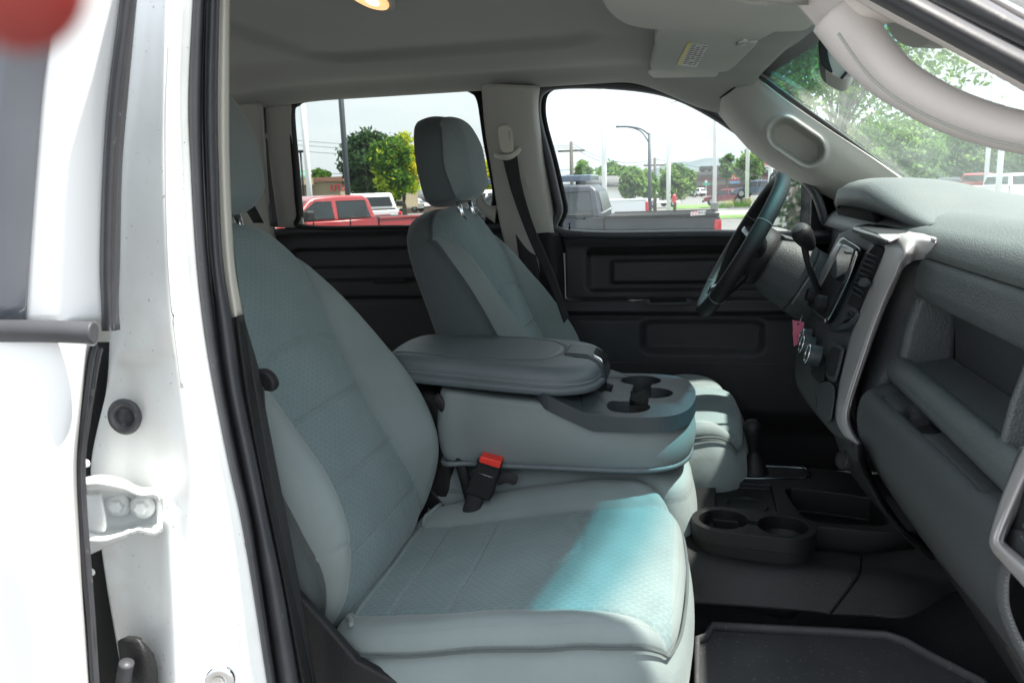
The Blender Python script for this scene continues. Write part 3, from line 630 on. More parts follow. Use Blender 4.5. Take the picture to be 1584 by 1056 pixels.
# ---- doors on the driver's side
def door_panel(name, x0, x1, z0, z1, Yb, fn, m, parent, nx=150, nz=150):
    gx = np.linspace(x0, x1, nx); gz = np.linspace(z0, z1, nz); X, Z = np.meshgrid(gx, gz, indexing='ij')
    Y = Yb+fn(X, Z); P = np.stack([X, Y, Z], -1)
    o = MB().grid(P).build(name, m, parent, solid=.012, off=1); return o
dd = thing('driver_door', 'closed black plastic driver door panel under the clear side window, seen past the steering wheel', 'car door', (0, .80, .8))
zb = 1.522
a0, a1 = at(905, 383, Y=.775), at(1150, 452, Y=.775); i0, i1 = at(938, 402, Y=.79), at(1140, 442, Y=.79)
l0, l1 = at(1003, 512, Y=.77), at(1180, 540, Y=.77); armz = at(950, 464, Y=.74)[2]
def fn(X, Z):
    d = .0*X
    d += .028*sstep(-rrd(X, Z, a0[0], a1[0]+.25, a1[2], a0[2], .02), 0, .012)      # recess
    d -= .014*sstep(-rrd(X, Z, i0[0]+.01, i1[0]+.2, i1[2]+.005, i0[2], .012), 0, .012)      # raised pad inside it
    d -= .055*sstep(Z, armz-.055, armz-.030)*(1-sstep(Z, armz-.004, armz+.004))       # armrest ledge
    d -= .035*(1-sstep(Z, armz-.075, armz-.02))*sstep(Z, .9, 1.0)
    d += .022*sstep(-rrd(X, Z, l0[0]-.02, l1[0], l1[2]-.01, l0[2]+.04, .03), -.012, .02)
    d -= .012*sstep(Z, zb-.035, zb-.004)
    return d
dp = door_panel('inner_panel', at(874, 400, Y=.78)[0], .97, .80, zb, .785, fn, m_door, dd, 200, 200)
b = MB(); b.tube([(x, .785, zb-.004+(-.012)*((x+.36)/.49)*0) for x in np.linspace(at(872, 360, Y=.785)[0], .97, 12)], .014, r2=.010, seg=12, up=(0, 0, 1)); b.build('window_sill', m_dash2, dd)
# pull cup and handle
q = cat([(1000, 463), (1034, 461), (1067, 463), (1067, 470), (1034, 472), (1002, 471)], 40, closed=True)
b = MB(); b.prism([at(p[0], p[1], Y=.70) for p in q], (0, .02, 0)); b.build('pull_cup_rim', m_dash2, dd, bevel=.002)
b = MB(); b.prism(pp([(1004, 461), (1062, 461), (1062, 467), (1006, 468)], Y=.698), (0, .004, 0)); b.build('pull_cup', m_void, dd, bevel=.001)
b = MB(); b.tube([at(881.5, 362, Y=.775), at(881, 352, Y=.775), at(881, 345, Y=.775)], [.0035, .003, .0035], seg=10); b.build('lock_pin', m_blk, dd)
b = MB(); b.lathe([(0, 0), (.014, 0), (.018, -.006), (.018, -.014)], at(880, 359, Y=.775), (0, 0, 1), 20); b.build('pin_collar', m_dash2, dd)
for zz in (at(1000, 560, Y=.76)[2],):
    b = MB(); b.tube([(x, .752, zz) for x in np.linspace(at(874, 400, Y=.78)[0]+.01, .6, 8)], .003, seg=8); b.build('panel_seam', m_dash2, dd)
# window opening: traced ring of black frame and seal
ring = [(846, 140), (870, 132), (930, 131), (1000, 137), (1050, 150), (1100, 175), (1150, 208), (1200, 245), (1255, 290), (1275, 340), (1280, 363), (1100, 362), (882, 360), (872, 320), (856, 250), (840, 190), (838, 158)]
rc = cat(ring, 160, closed=True)
b = MB(); b.tube([at(p[0]-(7 if p[0] < 890 else 0), p[1], Y=.775+.0*(p[1])) for p in rc], .013, r2=.022, seg=12, closed=True, up=(0, 1, 0)); b.build('window_seal', m_rub, dd)
b = MB(); b.tube([at(p[0]-(-3 if p[0] < 890 else 0), p[1], Y=.80) for p in rc], .008, r2=.016, seg=10, closed=True, up=(0, 1, 0)); b.build('window_frame', m_void, dd)
b = MB(); gl = [at(p[0], p[1]-3, Y=.815) for p in cat([(830, 120), (1000, 120), (1140, 170), (1290, 290), (1300, 375), (860, 372)], 60, closed=True)]
b.prism([at(824, 118, Y=.815), at(1000, 118, Y=.815), at(1150, 180, Y=.815), at(1295, 290, Y=.815), at(1300, 378, Y=.815), at(850, 372, Y=.815)], (0, .004, 0)); b.build('window_glass', g_front, dd, smooth=False)
def surround(name, rc, Y, grow, m, parent):
    c = rc.mean(0); G = []
    for k_, t in enumerate((0, .5, 1)):
        G.append([at(c[0]+(p[0]-c[0])*(1+grow[0]*t), c[1]+(p[1]-c[1])*(1+grow[1]*t), Y=Y) for p in rc])
    return MB().grid(np.array(G), cv=True).build(name, m, parent, solid=.01, off=0)
surround('window_surround', rc, .795, (.12, .32), m_void, dd)
# black sail panel in the window corner
b = MB(); b.prism(pp([(1256, 282), (1300, 296), (1330, 420), (1262, 420), (1254, 360)], Y=.79), (0, .02, 0)); b.build('sail_panel', m_blk, dd, bevel=.004)
b = MB(); b.box(-.40, 1.0, .83, .86, .75, 1.50); b.build('outer_skin', m_white, dd, bevel=.01)
for k in range(3):
    q = at(905+k*5, 346, Y=.8135)
# etched maker's marks low in the pane
b = MB()
for k in range(9):
    q = at(888+k*1.9, 339.5+rnd.uniform(-.4, .4), Y=.813); b.box(q[0], q[0]+.0022, .8125, .8135, q[2], q[2]+rnd.uniform(.002, .004))
q = at(904, 338, Y=.813); b.lathe([(.0012, 0), (.003, 0), (.003, .0006), (.0012, .0006)], q, (0, 1, 0), 14); kind(b.build('etched_mark', m_ink, dd), 'stuff')
# door mirror outside
mi = thing('door_mirror', 'black door mirror outside the driver window, behind the steering wheel rim', 'door mirror', at(1220, 357, Y=1.02))
q = cat([(1186, 290), (1189, 271), (1200, 264), (1230, 263), (1252, 268), (1257, 300), (1258, 352), (1235, 358), (1200, 352), (1184, 345)], 60, closed=True)
b = MB(); b.prism([on_plane(p[0], p[1], at(1214, 310, Y=1.0)+np.array([.006, .006, 0]), np.array([-.77, -.64, 0])) for p in q], (.08, .05, 0)); b.build('mirror_housing', m_blk, mi, bevel=.01)
q = cat([(1193, 285), (1197, 271), (1232, 268), (1238, 275), (1239, 300), (1236, 350), (1228, 355), (1203, 349), (1191, 342)], 60, closed=True)
mn_ = np.array([-.77, -.64, 0]); mc_ = at(1214, 310, Y=1.0)
b = MB(); b.prism([on_plane(p[0], p[1], mc_, mn_) for p in q], -mn_*.004); mg = b.build('mirror_glass', m_mir, mi, smooth=False)
b = MB(); b.box(at(1255, 340, Y=.9)[0], at(1255, 340, Y=.9)[0]+.06, .84, 1.0, at(1255, 350, Y=.9)[2], at(1255, 310, Y=.9)[2]); b.build('mirror_arm', m_blk, mi, bevel=.01)

rd = thing('rear_door', 'closed black plastic rear door panel on the far side under the tinted window', 'car door', (-.9, .80, .8))
xr0, xr1 = at(405, 400, Y=.79)[0], at(846, 420, Y=.79)[0]; zr = at(560, 354, Y=.79)[2]
def fr(X, Z):
    d = 0*X; z1 = at(600, 430, Y=.78)[2]; z2 = at(600, 455, Y=.78)[2]
    d -= .03*sstep(Z, z2-.02, z2)*(1-sstep(Z, z1-.01, z1)); d += .02*sstep(-rrd(X, Z, xr0+.1, xr1-.05, z1+.03, zr-.06, .03), 0, .01)
    d -= .025*(1-sstep(Z, z2-.03, z2))+.012*sstep(Z, zr-.03, zr-.004)
    return d
door_panel('inner_panel', xr0, xr1, .80, zr, .79, fr, m_door, rd, 100, 160)
b = MB(); b.tube([(x, .785, zr-.002) for x in np.linspace(xr0, xr1-.05, 8)], .011, seg=12); b.build('window_sill', m_dash2, rd)
b = MB(); q0 = at(600, 432, Y=.75); b.box(q0[0]-.05, q0[0]+.06, .742, .752, q0[2]-.012, q0[2]+.004); b.build('pull_handle', m_blk, rd, bevel=.003)
ring = [(455, 176), (462, 164), (480, 156), (560, 148), (650, 141), (705, 137), (728, 142), (742, 158), (752, 220), (765, 290), (764, 318), (755, 330), (740, 348), (600, 352), (474, 351), (468, 330), (462, 260)]
rc = cat(ring, 160, closed=True)
b = MB(); b.tube([at(p[0]-(4 if p[0] < 480 else 0), p[1]-(2 if p[1] < 170 else 0), Y=.79) for p in rc], .008, r2=.022, seg=12, closed=True, up=(0, 1, 0)); b.build('window_seal', m_void, rd)
surround('window_surround', rc, .797, (.18, .28), m_void, rd)
b = MB(); b.prism([at(430, 120, Y=.815), at(790, 110, Y=.815), at(800, 370, Y=.815), at(440, 370, Y=.815)], (0, .004, 0)); b.build('window_glass', g_rear, rd, smooth=False)
skin('rear_frame', [[(404, 155, .745), (408, 220, .755), (414, 300, .77), (422, 352, .78)], [(418, 154, .74), (424, 220, .75), (432, 300, .765), (440, 352, .775)], [(450, 160, .76), (451, 200, .77), (460, 300, .78), (470, 352, .79)]], m_creamg, rd, n=24, nc=10, solid=.02)
b = MB(); b.tube(cat(pp([(404, 152), (405, 190), (412, 260), (424, 350)], Y=.74), 20), .006, r2=.014, seg=8); b.build('door_seal', m_rub, rd)
b = MB(); b.box(-1.6, -.5, .83, .86, .75, 1.568); b.build('outer_skin', m_white, rd, bevel=.01)

# ---- windscreen side pillar (far) with its grip hollow
def dispA(px, py):
    # stadium shaped hollow, axis from (1212, 205) to (1252, 236)
    ax, ay, bx_, by_ = 1213, 208, 1250, 233
    vx, vy = bx_-ax, by_-ay; t = np.clip(((px-ax)*vx+(py-ay)*vy)/(vx*vx+vy*vy), 0, 1); d = np.hypot(px-ax-t*vx, py-ay-t*vy)
    return .060*(1-sstep(d, 15, 25))-.006*np.exp(-((d-27)/4)**2)
skin('windscreen_pillar_trim', [
    [(1163, 113, .60), (1200, 143, .605), (1250, 178, .615), (1340, 238, .645), (1400, 281, .68), (1442, 310, .71)],
    [(1150, 122, .61), (1188, 160, .61), (1235, 200, .62), (1310, 250, .65), (1370, 287, .69), (1420, 318, .72)],
    [(1128, 140, .64), (1160, 185, .64), (1205, 230, .65), (1270, 268, .68), (1330, 295, .72), (1390, 330, .75)],
    [(1112, 152, .68), (1140, 195, .69), (1185, 240, .70), (1245, 275, .72), (1300, 300, .75), (1360, 335, .78)],
    [(1100, 160, .74), (1130, 200, .75), (1175, 246, .76), (1235, 282, .77), (1290, 310, .79), (1340, 340, .80)]], m_creamg, cab, n=110, nc=70, solid=.012, disp=dispA)
b = MB(); b.tube(cat([at(1162, 112, Y=.598), at(1150, 124, Y=.608), at(1128, 142, Y=.638), at(1113, 152, Y=.675), at(1103, 158, Y=.72)], 30), .0022, seg=6); b.build('trim_gap', m_void, cab)

# ---- windscreen: curved pane from header to cowl
def ws(u, v):
    """u -1 passenger .. 1 driver, v 0 bottom .. 1 top"""
    top = np.array([.252-.084*abs(u)**2.3, .625*u, 1.985-.018*abs(u)**2]); bot = np.array([1.10-.30*abs(u)**2.3, .745*u, 1.50])
    p = bot+(top-bot)*v; p[2] += .025*math.sin(math.pi*v)*(1-u*u)-.004*u*u; return p
nu, nv = 60, 30
P = np.array([[ws(u, v) for v in np.linspace(0, 1, nv)] for u in np.linspace(-1, 1, nu)])
b = MB().grid(P); me = b.mesh('windscreen'); uvl = me.uv_layers.new(name='UVMap')
vv = [[0.5+u/2, v] for u in np.linspace(-1, 1, nu) for v in np.linspace(0, 1, nv)]
ii = [l.vertex_index for l in me.loops]; uvl.data.foreach_set('uv', [c for i in ii for c in vv[i]])
link('windscreen', me, g_ws, cab)
def frit(pts, r=.010, r2=.003):
    b = MB(); b.tube(np.array(pts), r, r2=r2, seg=8); return b
E_ = [ws(1, v)+np.array([.0, -.002, -.002]) for v in np.linspace(0, 1, 30)]
frit(E_, .008, .008).build('windscreen_seal', m_fri, cab)
frit([ws(-1, v)+np.array([0, .002, -.002]) for v in np.linspace(0, 1, 30)], .008, .008).build('windscreen_seal', m_fri, cab)
P = np.array([[ws(u, v)+np.array([-.002, 0, -.002]) for v in (1., .985, .965-.012*(abs(u) > .9))] for u in np.linspace(-1, 1, nu)])
MB().grid(P).build('header_frit', m_fri, cab)

# ================================================================== DASHBOARD
da = thing('dashboard', 'grey and black dashboard with silver centre bezel, open glove tray and lower bin', 'dashboard', (.5, 0, .8))
def prof(name, pts, y0, y1, m, parent=None, dx1=0., n=14, thick=.012, bulge=None, solid=True, sm=3, cap=False):
    """a profile in X-Z swept across the cab from y0 to y1"""
    P = np.array(pts, float); ys = np.linspace(y0, y1, n)
    G = np.array([[(p[0]+dx1*(y-y0)/(y1-y0), y, p[1]) for p in P] for y in ys])
    b = MB().grid(G)
    return b.build(name, m, parent or da, solid=thick if solid else 0, off=1, bevel=.004)
def rnd_prof(pts, r=.012, n=6):
    """round the corners of an open polyline"""
    P = [np.array(p, float) for p in pts]; o = [P[0]]
    for i in range(1, len(P)-1):
        a, b_, c = P[i-1], P[i], P[i+1]; u = (a-b_); v = (c-b_); lu, lv = np.linalg.norm(u), np.linalg.norm(v)
        k = min(r, lu*.45, lv*.45); p0 = b_+u/lu*k; p1 = b_+v/lv*k
        for t in np.linspace(0, 1, n): o.append((1-t)**2*p0+2*t*(1-t)*b_+t*t*p1)
    o.append(P[-1]); return o
YL, YN = -.245, -.80
# top pad, whole width: upper face, roll down to the seam
top = rnd_prof([(.98, 1.58), (.62, 1.603), (.46, 1.597), (.405, 1.572), (.393, 1.541)], .045, 8)
G = []
for y in np.linspace(.76, -.84, 60):
    hoodk = float(sstep(np.array(y), .12, .26)*(1-sstep(np.array(y), .60, .70)))
    row = []
    for x, z in top:
        f = float(sstep(np.array(x), .44, .60))
        row.append((x, y, z+.045*hoodk*(1-f)*0+.0))
    G.append(row)
G = np.array(G)
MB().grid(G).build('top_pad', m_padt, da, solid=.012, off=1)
# instrument hood
hp = [(.80, 1.600), (.62, 1.625), (.50, 1.655), (.40, 1.664), (.352, 1.655), (.338, 1.640), (.345, 1.615)]
def hoodf(y): return float(sstep(np.array(y), -.16, .20)*(1-abs((max(y, .30)-.30)/.38)**3))
G = np.array([[(x+.030+.05*(1-hoodf(y)), y, 1.585+(z-1.585)*hoodf(y)) for x, z in cat(hp, 30)] for y in np.linspace(-.16, .66, 60)])
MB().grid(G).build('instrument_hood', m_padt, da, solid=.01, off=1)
G = np.array([[(.385+(.08*t), y, 1.612-.20*t) for t in np.linspace(0, 1, 8)] for y in np.linspace(.17, .64, 20)])
MB().grid(G).build('instrument_cluster', m_void, da, solid=.01, off=1)
# driver side lower dash
prof('driver_dash_face', rnd_prof([(.41, 1.575), (.40, 1.50), (.36, 1.38), (.34, 1.25), (.37, 1.13), (.48, 1.05), (.60, 1.02)], .03), .76, .20, m_blk)
# upper band over the glove tray, tray recess, lip and lower bin
prof('upper_band', rnd_prof([(.395, 1.537), (.389, 1.53), (.383, 1.495), (.388, 1.484), (.43, 1.478)], .006), YL, YN, m_pad, n=20)
prof('tray_back', rnd_prof([(.43, 1.478), (.437, 1.37), (.435, 1.362)], .004), YL-.02, -.575, m_dash2)
prof('tray_back', rnd_prof([(.43, 1.478), (.437, 1.37), (.435, 1.362)], .004), -.577, YN, m_dash2)
prof('tray_floor', rnd_prof([(.436, 1.364), (.372, 1.352), (.362, 1.362), (.354, 1.362), (.348, 1.352), (.352, 1.338), (.372, 1.330)], .006), YL, YN, m_pad, n=20)
MB().prism([(.383, YL-.012, 1.50), (.44, YL-.012, 1.48), (.44, YL-.012, 1.35), (.352, YL-.012, 1.35), (.362, YL-.012, 1.42)], (0, .030, 0)).build('tray_side', m_pad, da, bevel=.012)
MB().prism([(.383, -.705, 1.50), (.44, -.705, 1.48), (.44, -.705, 1.33), (.348, -.705, 1.33), (.362, -.705, 1.42)], (0, -.012, 0)).build('tray_side', m_pad, da, bevel=.008)
# lower bin: shelf with oval hollow, then the big dark face
shelf = MB(); pr = rnd_prof([(.40, 1.336), (.33, 1.316), (.305, 1.306), (.298, 1.28), (.300, 1.245), (.312, 1.215), (.34, 1.165), (.40, 1.075), (.44, 1.02)], .014, 6)
ys = np.linspace(YL+.02, YN-.06, 90); P = np.array(pr); prs = cat(P, 90)
G = np.zeros((len(ys), len(prs), 3))
for i, y in enumerate(ys):
    e = 1-min(1, max(0, (y-(YL-.03))/.05)); dxe = .03*max(0, (y-(YL-.02))/.04)**2
    for j, (x, z) in enumerate(prs):
        d = 0
        if x < .40 and z > 1.302 and x > .30:
            d = -.035*float(sstep(np.array(-rrd(np.array(x), np.array(y), .318, .40, -.515, -.365, .028)), 0., .012))
        if x > .31 and z > 1.30: d -= .006*float(sstep(np.array(-rrd(np.array(x), np.array(y), .312, .42, -.745, YL-.035, .02)), 0., .006))
        G[i, j] = (x+dxe+.020*(y-YL)/(YN-YL)*(1 if z < 1.33 else 0), y, z+d)
shelf.grid(G).build('lower_bin', m_dash2, da, solid=.01, off=1)
# knee panel seams and underside
MB().tube([(.299+.006*(1 if y < YL else 0)+.020*(y-YL)/(YN-YL), y, 1.243) for y in np.linspace(YL, YN, 12)], .0018, seg=6).build('bin_seam', m_void, da)
prof('knee_panel', rnd_prof([(.345, 1.165), (.385, 1.09), (.43, 1.015), (.52, .985), (.70, 1.02)], .02), YL+.04, YN, m_blk, n=10)
# dark grained cheek between bezel and tray
def skin3(name, cols, m, parent, n=30, nc=10, solid=.006):
    """surface through columns of (px, py, X): traced on faces that look back along the cab"""
    C = np.stack([cat(c, n) for c in cols], 1); C = np.stack([cat(C[i], nc) if len(cols) > 2 else lin(C[i], nc) for i in range(n)], 0)
    P = np.array([[at(q[0], q[1], X=q[2]) for q in r_] for r_ in C]); b = MB().grid(P); o = link(name, b.mesh(name), m, parent, solid=solid, off=-1)
    pv = P.reshape(-1, 3); f = b.f[len(b.f)//2]
    if np.cross(pv[f[1]]-pv[f[0]], pv[f[3]]-pv[f[0]]) @ (CAM-pv[f[0]]) < 0: o.data.flip_normals()
    return o
skin3('cheek_panel', [
    [(1402, 406, .372), (1384, 432, .364), (1366, 478, .352), (1346, 532, .338), (1327, 602, .318), (1322, 650, .306)],
    [(1420, 404, .378), (1402, 445, .368), (1384, 490, .356), (1366, 545, .342), (1348, 605, .318), (1340, 660, .31)],
    [(1444, 402, .388), (1430, 446, .384), (1410, 500, .372), (1392, 558, .360), (1376, 586, .345), (1366, 640, .32)]], m_dash2, da)

# ---- centre stack: tilted face traced in its own plane
s0 = np.array([.270, 0, 1.21]); s1 = np.array([.362, 0, 1.585]); sd_ = (s1-s0)/np.linalg.norm(s1-s0); sn = np.array([sd_[2], 0, -sd_[0]])
def st(px, py, off=0.): return on_plane(px, py, s0-sn*off, sn)
def stp(name, pts, off, depth, m, parent=None, bevel=.003, curve=True, n=60):
    q = cat(pts, n, closed=True) if curve else pts
    L = [st(p[0], p[1], off) for p in q]; b = MB(); b.prism(L, sn*depth); return b.build(name, m, parent or da, bevel=bevel)
def sts(name, cols, m, parent=None, n=50, nc=12, solid=.008, curve=True):
    """surface over the stack: columns of (px, py, off)"""
    C = np.stack([cat(c, n) for c in cols], 1); C = np.stack([cat(C[i], nc) if (len(cols) > 2 and curve) else lin(C[i], nc) for i in range(n)], 0)
    P = np.array([[st(q[0], q[1], q[2]) for q in r_] for r_ in C]); b = MB().grid(P); o = link(name, b.mesh(name), m, parent or da, solid=solid, off=-1)
    pv = P.reshape(-1, 3); f = b.f[len(b.f)//2]
    if np.cross(pv[f[1]]-pv[f[0]], pv[f[3]]-pv[f[0]]) @ (CAM-pv[f[0]]) < 0: o.data.flip_normals()
    return o
# silver bezel in one piece: broad rolled band from the top corner down to the knee
sts('silver_bezel', [
    [(1450, 370, -.036), (1425, 361, -.020), (1395, 361, -.002), (1374, 368, .002), (1366, 390, .002), (1349, 432, .002), (1329, 482, .002), (1313, 530, .002), (1299, 590, .002), (1291, 640, .000), (1300, 672, -.006), (1322, 690, -.014)],
    [(1449, 376, -.034), (1424, 371, -.014), (1398, 371, .006), (1383, 380, .010), (1376, 400, .010), (1359, 440, .010), (1339, 489, .010), (1322, 540, .010), (1307, 596, .010), (1300, 640, .008), (1308, 670, .000), (1325, 689, -.012)],
    [(1445, 390, -.036), (1420, 388, -.016), (1402, 392, .004), (1392, 402, .008), (1385, 420, .008), (1370, 452, .008), (1350, 504, .008), (1332, 558, .008), (1317, 606, .008), (1309, 642, .004), (1316, 668, -.004), (1329, 688, -.014)],
    [(1439, 401, -.040), (1416, 403, -.022), (1407, 407, -.010), (1399, 414, -.008), (1390, 432, -.006), (1377, 460, -.006), (1358, 508, -.006), (1339, 562, -.006), (1323, 610, -.006), (1315, 645, -.008), (1321, 667, -.014), (1333, 687, -.020)]], m_sil, n=110, nc=22)
MB().prism([at(x, y, Z=1.577) for x, y in cat([(1348, 347.5), (1392, 346), (1430, 351), (1449, 369), (1425, 364), (1396, 364), (1374, 371), (1358, 362)], 70, closed=True)], (0, 0, -.004)).build('bezel_top', m_sil, da, bevel=.001)
MB().prism([at(x, y, Z=1.576) for x, y in cat([(1318, 353), (1328, 348.5), (1350, 347), (1362, 362), (1374, 372), (1350, 364), (1330, 358)], 50, closed=True)], (0, 0, -.006)).build('stack_brow', m_dash2, da, bevel=.0015)
# cubby on top of the stack, edges pale
MB().prism([at(x, y, Z=1.578) for x, y in [(1330, 352), (1352, 348), (1395, 347), (1420, 350), (1398, 361), (1358, 361)]], (0, 0, -.02)).build('top_cubby', m_blk, da, bevel=.002)
# black stack face
stack = sts('stack_face', [
    [(1298, 362, .0), (1282, 395, .0), (1262, 430, .0), (1245, 470, .006), (1236, 510, .010), (1230, 560, .012), (1234, 600, .006), (1262, 640, 0.), (1300, 684, -.010)],
    [(1322, 352, .006), (1306, 395, .008), (1285, 440, .010), (1268, 480, .014), (1255, 520, .018), (1248, 570, .018), (1256, 610, .012), (1278, 645, .006), (1310, 686, -.006)],
    [(1350, 356, .004), (1336, 395, .004), (1314, 440, .004), (1297, 480, .004), (1285, 525, .006), (1276, 570, .006), (1278, 610, .004), (1290, 645, .002), (1316, 688, -.008)],
    [(1378, 366, -.002), (1372, 390, -.002), (1354, 434, -.002), (1334, 484, -.002), (1318, 532, -.002), (1304, 592, -.002), (1296, 640, -.002), (1302, 664, -.006), (1326, 689, -.016)]], m_dash2, n=60, nc=20)
# radio: gloss frame with bright edge, screen
rf = stp('radio_frame', [(1300, 368), (1312, 372), (1329, 383), (1327, 392), (1300, 452), (1281, 496), (1274, 496), (1255, 478), (1250, 470), (1262, 440), (1284, 398)], .016, .012, m_chrd, n=80)
stp('radio_panel', [(1301, 371), (1312, 375), (1325, 385), (1322, 393), (1297, 452), (1279, 490), (1274, 491), (1257, 475), (1254, 468), (1265, 440), (1286, 399)], .019, .004, m_blk, rf, n=80)
stp('screen', [(1304, 378), (1308, 379), (1320, 386), (1319, 391), (1306, 434), (1302, 437), (1285, 427), (1284, 421), (1300, 384)], .0215, .003, m_scr, rf, bevel=.0005)
sts('radio_glint', [[(1296, 374, .021), (1280, 402, .021), (1262, 436, .021), (1252, 462, .021)], [(1303, 378, .022), (1287, 408, .022), (1270, 440, .022), (1260, 464, .022)]], m_sil, rf, n=20, nc=4, solid=.003)
sts('radio_glint', [[(1324, 388, .022), (1307, 432, .022), (1290, 470, .022), (1278, 492, .022)], [(1327, 390, .021), (1311, 434, .021), (1293, 472, .021), (1281, 495, .021)]], m_chr, rf, n=20, nc=3, solid=.002)
sts('radio_glint', [[(1256, 474, .021), (1266, 484, .021), (1277, 494, .021)], [(1254, 480, .020), (1265, 490, .020), (1276, 499, .020)]], m_chr, rf, n=12, nc=3, solid=.002)
def knob(name, px, py, off, r, L, m, parent, cap=None, ring=None, seg=30):
    o = st(px, py, off); b = MB(); b.lathe([(r*1.04, 0), (r*1.02, -L*.5), (r*.96, -L*.92), (r*.86, -L), (0, -L)], o, sn, seg); k = b.build(name, m, parent)
    if ring:
        b = MB(); b.lathe([(r*.98, -L*.90), (r*1.05, -L*.95), (r*1.0, -L*1.04), (r*.82, -L*1.06), (r*.8, -L*1.0)], o, sn, seg); b.build('chrome_ring', ring, k)
    return k
knob('tuning_knob', 1277, 470, .020, .017, .022, m_blk, rf); knob('volume_knob', 1262, 458, .020, .016, .022, m_blk, rf)
# air outlet on the stack with slats
vf = stp('air_outlet', [(1352, 378), (1362, 382), (1364, 392), (1330, 474), (1322, 478), (1311, 470), (1310, 462), (1340, 388)], .006, .006, m_void, n=60)
for k in range(9):
    t = (k+.6)/9.4; a = np.array([1344+(1314-1344)*t, 391+(458-391)*t]); c = np.array([1361+(1330-1361)*t, 396+(468-396)*t])
    p0 = st(a[0], a[1], .0075); p1 = st(c[0], c[1], .0075); b = MB(); b.prism([p0, p1, p1+sn*.001+sd_*.0035-sn*.006, p0+sn*.001+sd_*.0035-sn*.006], sd_*.0018); b.build('slat', m_tray, vf)
kb = stp('slat_slider', [(1333, 430), (1343, 432), (1338, 443), (1326, 440)], .014, .006, m_tray, vf, bevel=.002, n=20)
stp('outlet_rim', [(1346, 379), (1351, 377), (1352, 381), (1340, 398), (1312, 462), (1308, 462), (1330, 410)], .008, .004, m_tray, vf, n=40)
# switch pod under the outlet
sp = stp('switch_pod', [(1312, 474), (1326, 480), (1322, 492), (1308, 494), (1302, 500), (1286, 508), (1284, 504), (1298, 494)], .008, .01, m_dash2)
stp('switch', [(1311, 480), (1319, 483), (1317, 491), (1308, 489)], .011, .006, m_blk, sp, bevel=.0015, n=24)
stp('switch_mark', [(1313, 483), (1316, 484), (1315, 487), (1312, 486)], .0125, .002, m_chrd, sp, bevel=.0003, n=10)
sts('pod_lip', [[(1283, 506, .010), (1298, 502, .016), (1312, 498, .014), (1326, 484, .008)], [(1284, 512, .006), (1300, 511, .010), (1316, 504, .010), (1330, 486, .006)]], m_tray, sp, n=20, nc=5, solid=.004)
# climate knobs, chrome ringed
cp = stp('climate_panel', [(1256, 512), (1262, 530), (1272, 560), (1270, 590), (1258, 584), (1242, 560), (1240, 530)], .016, .006, m_blk)
knob('climate_knob', 1253, 522, .022, .019, .020, m_tray, cp, ring=m_chr)
knob('climate_knob', 1258, 536, .022, .020, .026, m_tray, cp, ring=m_chr)
knob('climate_knob', 1268, 551, .022, .021, .026, m_tray, cp, ring=m_chr)
# open pocket and small lid
pk_ = stp('stack_pocket', [(1283, 531), (1291, 530), (1303, 537), (1302, 545), (1291, 586), (1286, 590), (1274, 580), (1273, 574)], .010, .006, m_dash2)
stp('pocket_opening', [(1286, 538), (1298, 541), (1297, 548), (1288, 582), (1278, 574), (1277, 570)], .0115, .003, m_void, pk_, bevel=.0005, n=40)
stp('lower_lid', [(1272, 590), (1288, 598), (1284, 640), (1278, 652), (1264, 634), (1266, 606)], .012, .005, m_dash2, pk_, bevel=.002)
stp('lower_lid', [(1240, 588), (1258, 600), (1262, 628), (1250, 618), (1238, 602)], .012, .005, m_dash2, pk_, bevel=.002)
# black hush panel with the power outlet, under the stack
skin3('stack_foot', [
    [(1290, 672, .275), (1300, 700, .283), (1318, 735, .30), (1345, 770, .33), (1385, 812, .37), (1432, 842, .42)],
    [(1318, 690, .268), (1326, 715, .275), (1342, 748, .30), (1368, 790, .33), (1402, 830, .37), (1440, 860, .43)],
    [(1335, 688, .285), (1344, 720, .31), (1362, 760, .33), (1390, 802, .37), (1420, 838, .41), (1448, 864, .46)]], m_blk, da, n=30, nc=10)
o_ = at(1309, 712, X=.275); b = MB(); b.lathe([(.0, -.012), (.010, -.012), (.012, -.010), (.015, -.012), (.017, -.008), (.018, 0)], o_, (.85, .35, -.3), 24); b.build('power_outlet', m_blk, da)
# silver ringed side air outlet nearest the camera
so_ = [[(1610, 640, .320), (1584, 690, .315), (1552, 762, .305), (1531, 828, .295), (1534, 850, .293), (1552, 872, .293), (1600, 925, .293)],
       [(1622, 655, .312), (1590, 718, .307), (1562, 780, .298), (1543, 830, .288), (1545, 843, .287), (1560, 860, .287), (1610, 906, .287)],
       [(1632, 670, .320), (1598, 736, .315), (1574, 795, .308), (1556, 832, .300), (1556, 838, .299), (1568, 850, .299), (1618, 892, .299)]]
skin3('side_outlet_rim', so_, m_sil, da, n=60, nc=12)
MB().prism([at(1603, 700, X=.312), at(1551, 832, X=.305), at(1556, 845, X=.304), at(1640, 925, X=.304), at(1700, 700, X=.310)], (.03, 0, 0)).build('side_outlet', m_void, da)
for k in range(3):
    MB().prism([at(1572-k*4+14, 790+k*18, X=.298), at(1660, 860+k*20, X=.298), at(1660, 866+k*20, X=.298), at(1570-k*4+14, 796+k*18, X=.298)], (.02, 0, 0)).build('outlet_slat', m_dash2, da, bevel=.001)
MB().prism([at(1575, 690, X=.322), at(1522, 832, X=.303), at(1528, 858, X=.300), at(1650, 950, X=.298), at(1720, 950, X=.300), at(1720, 660, X=.320)], (.03, 0, 0)).build('outlet_surround', m_dash2, da, bevel=.004)

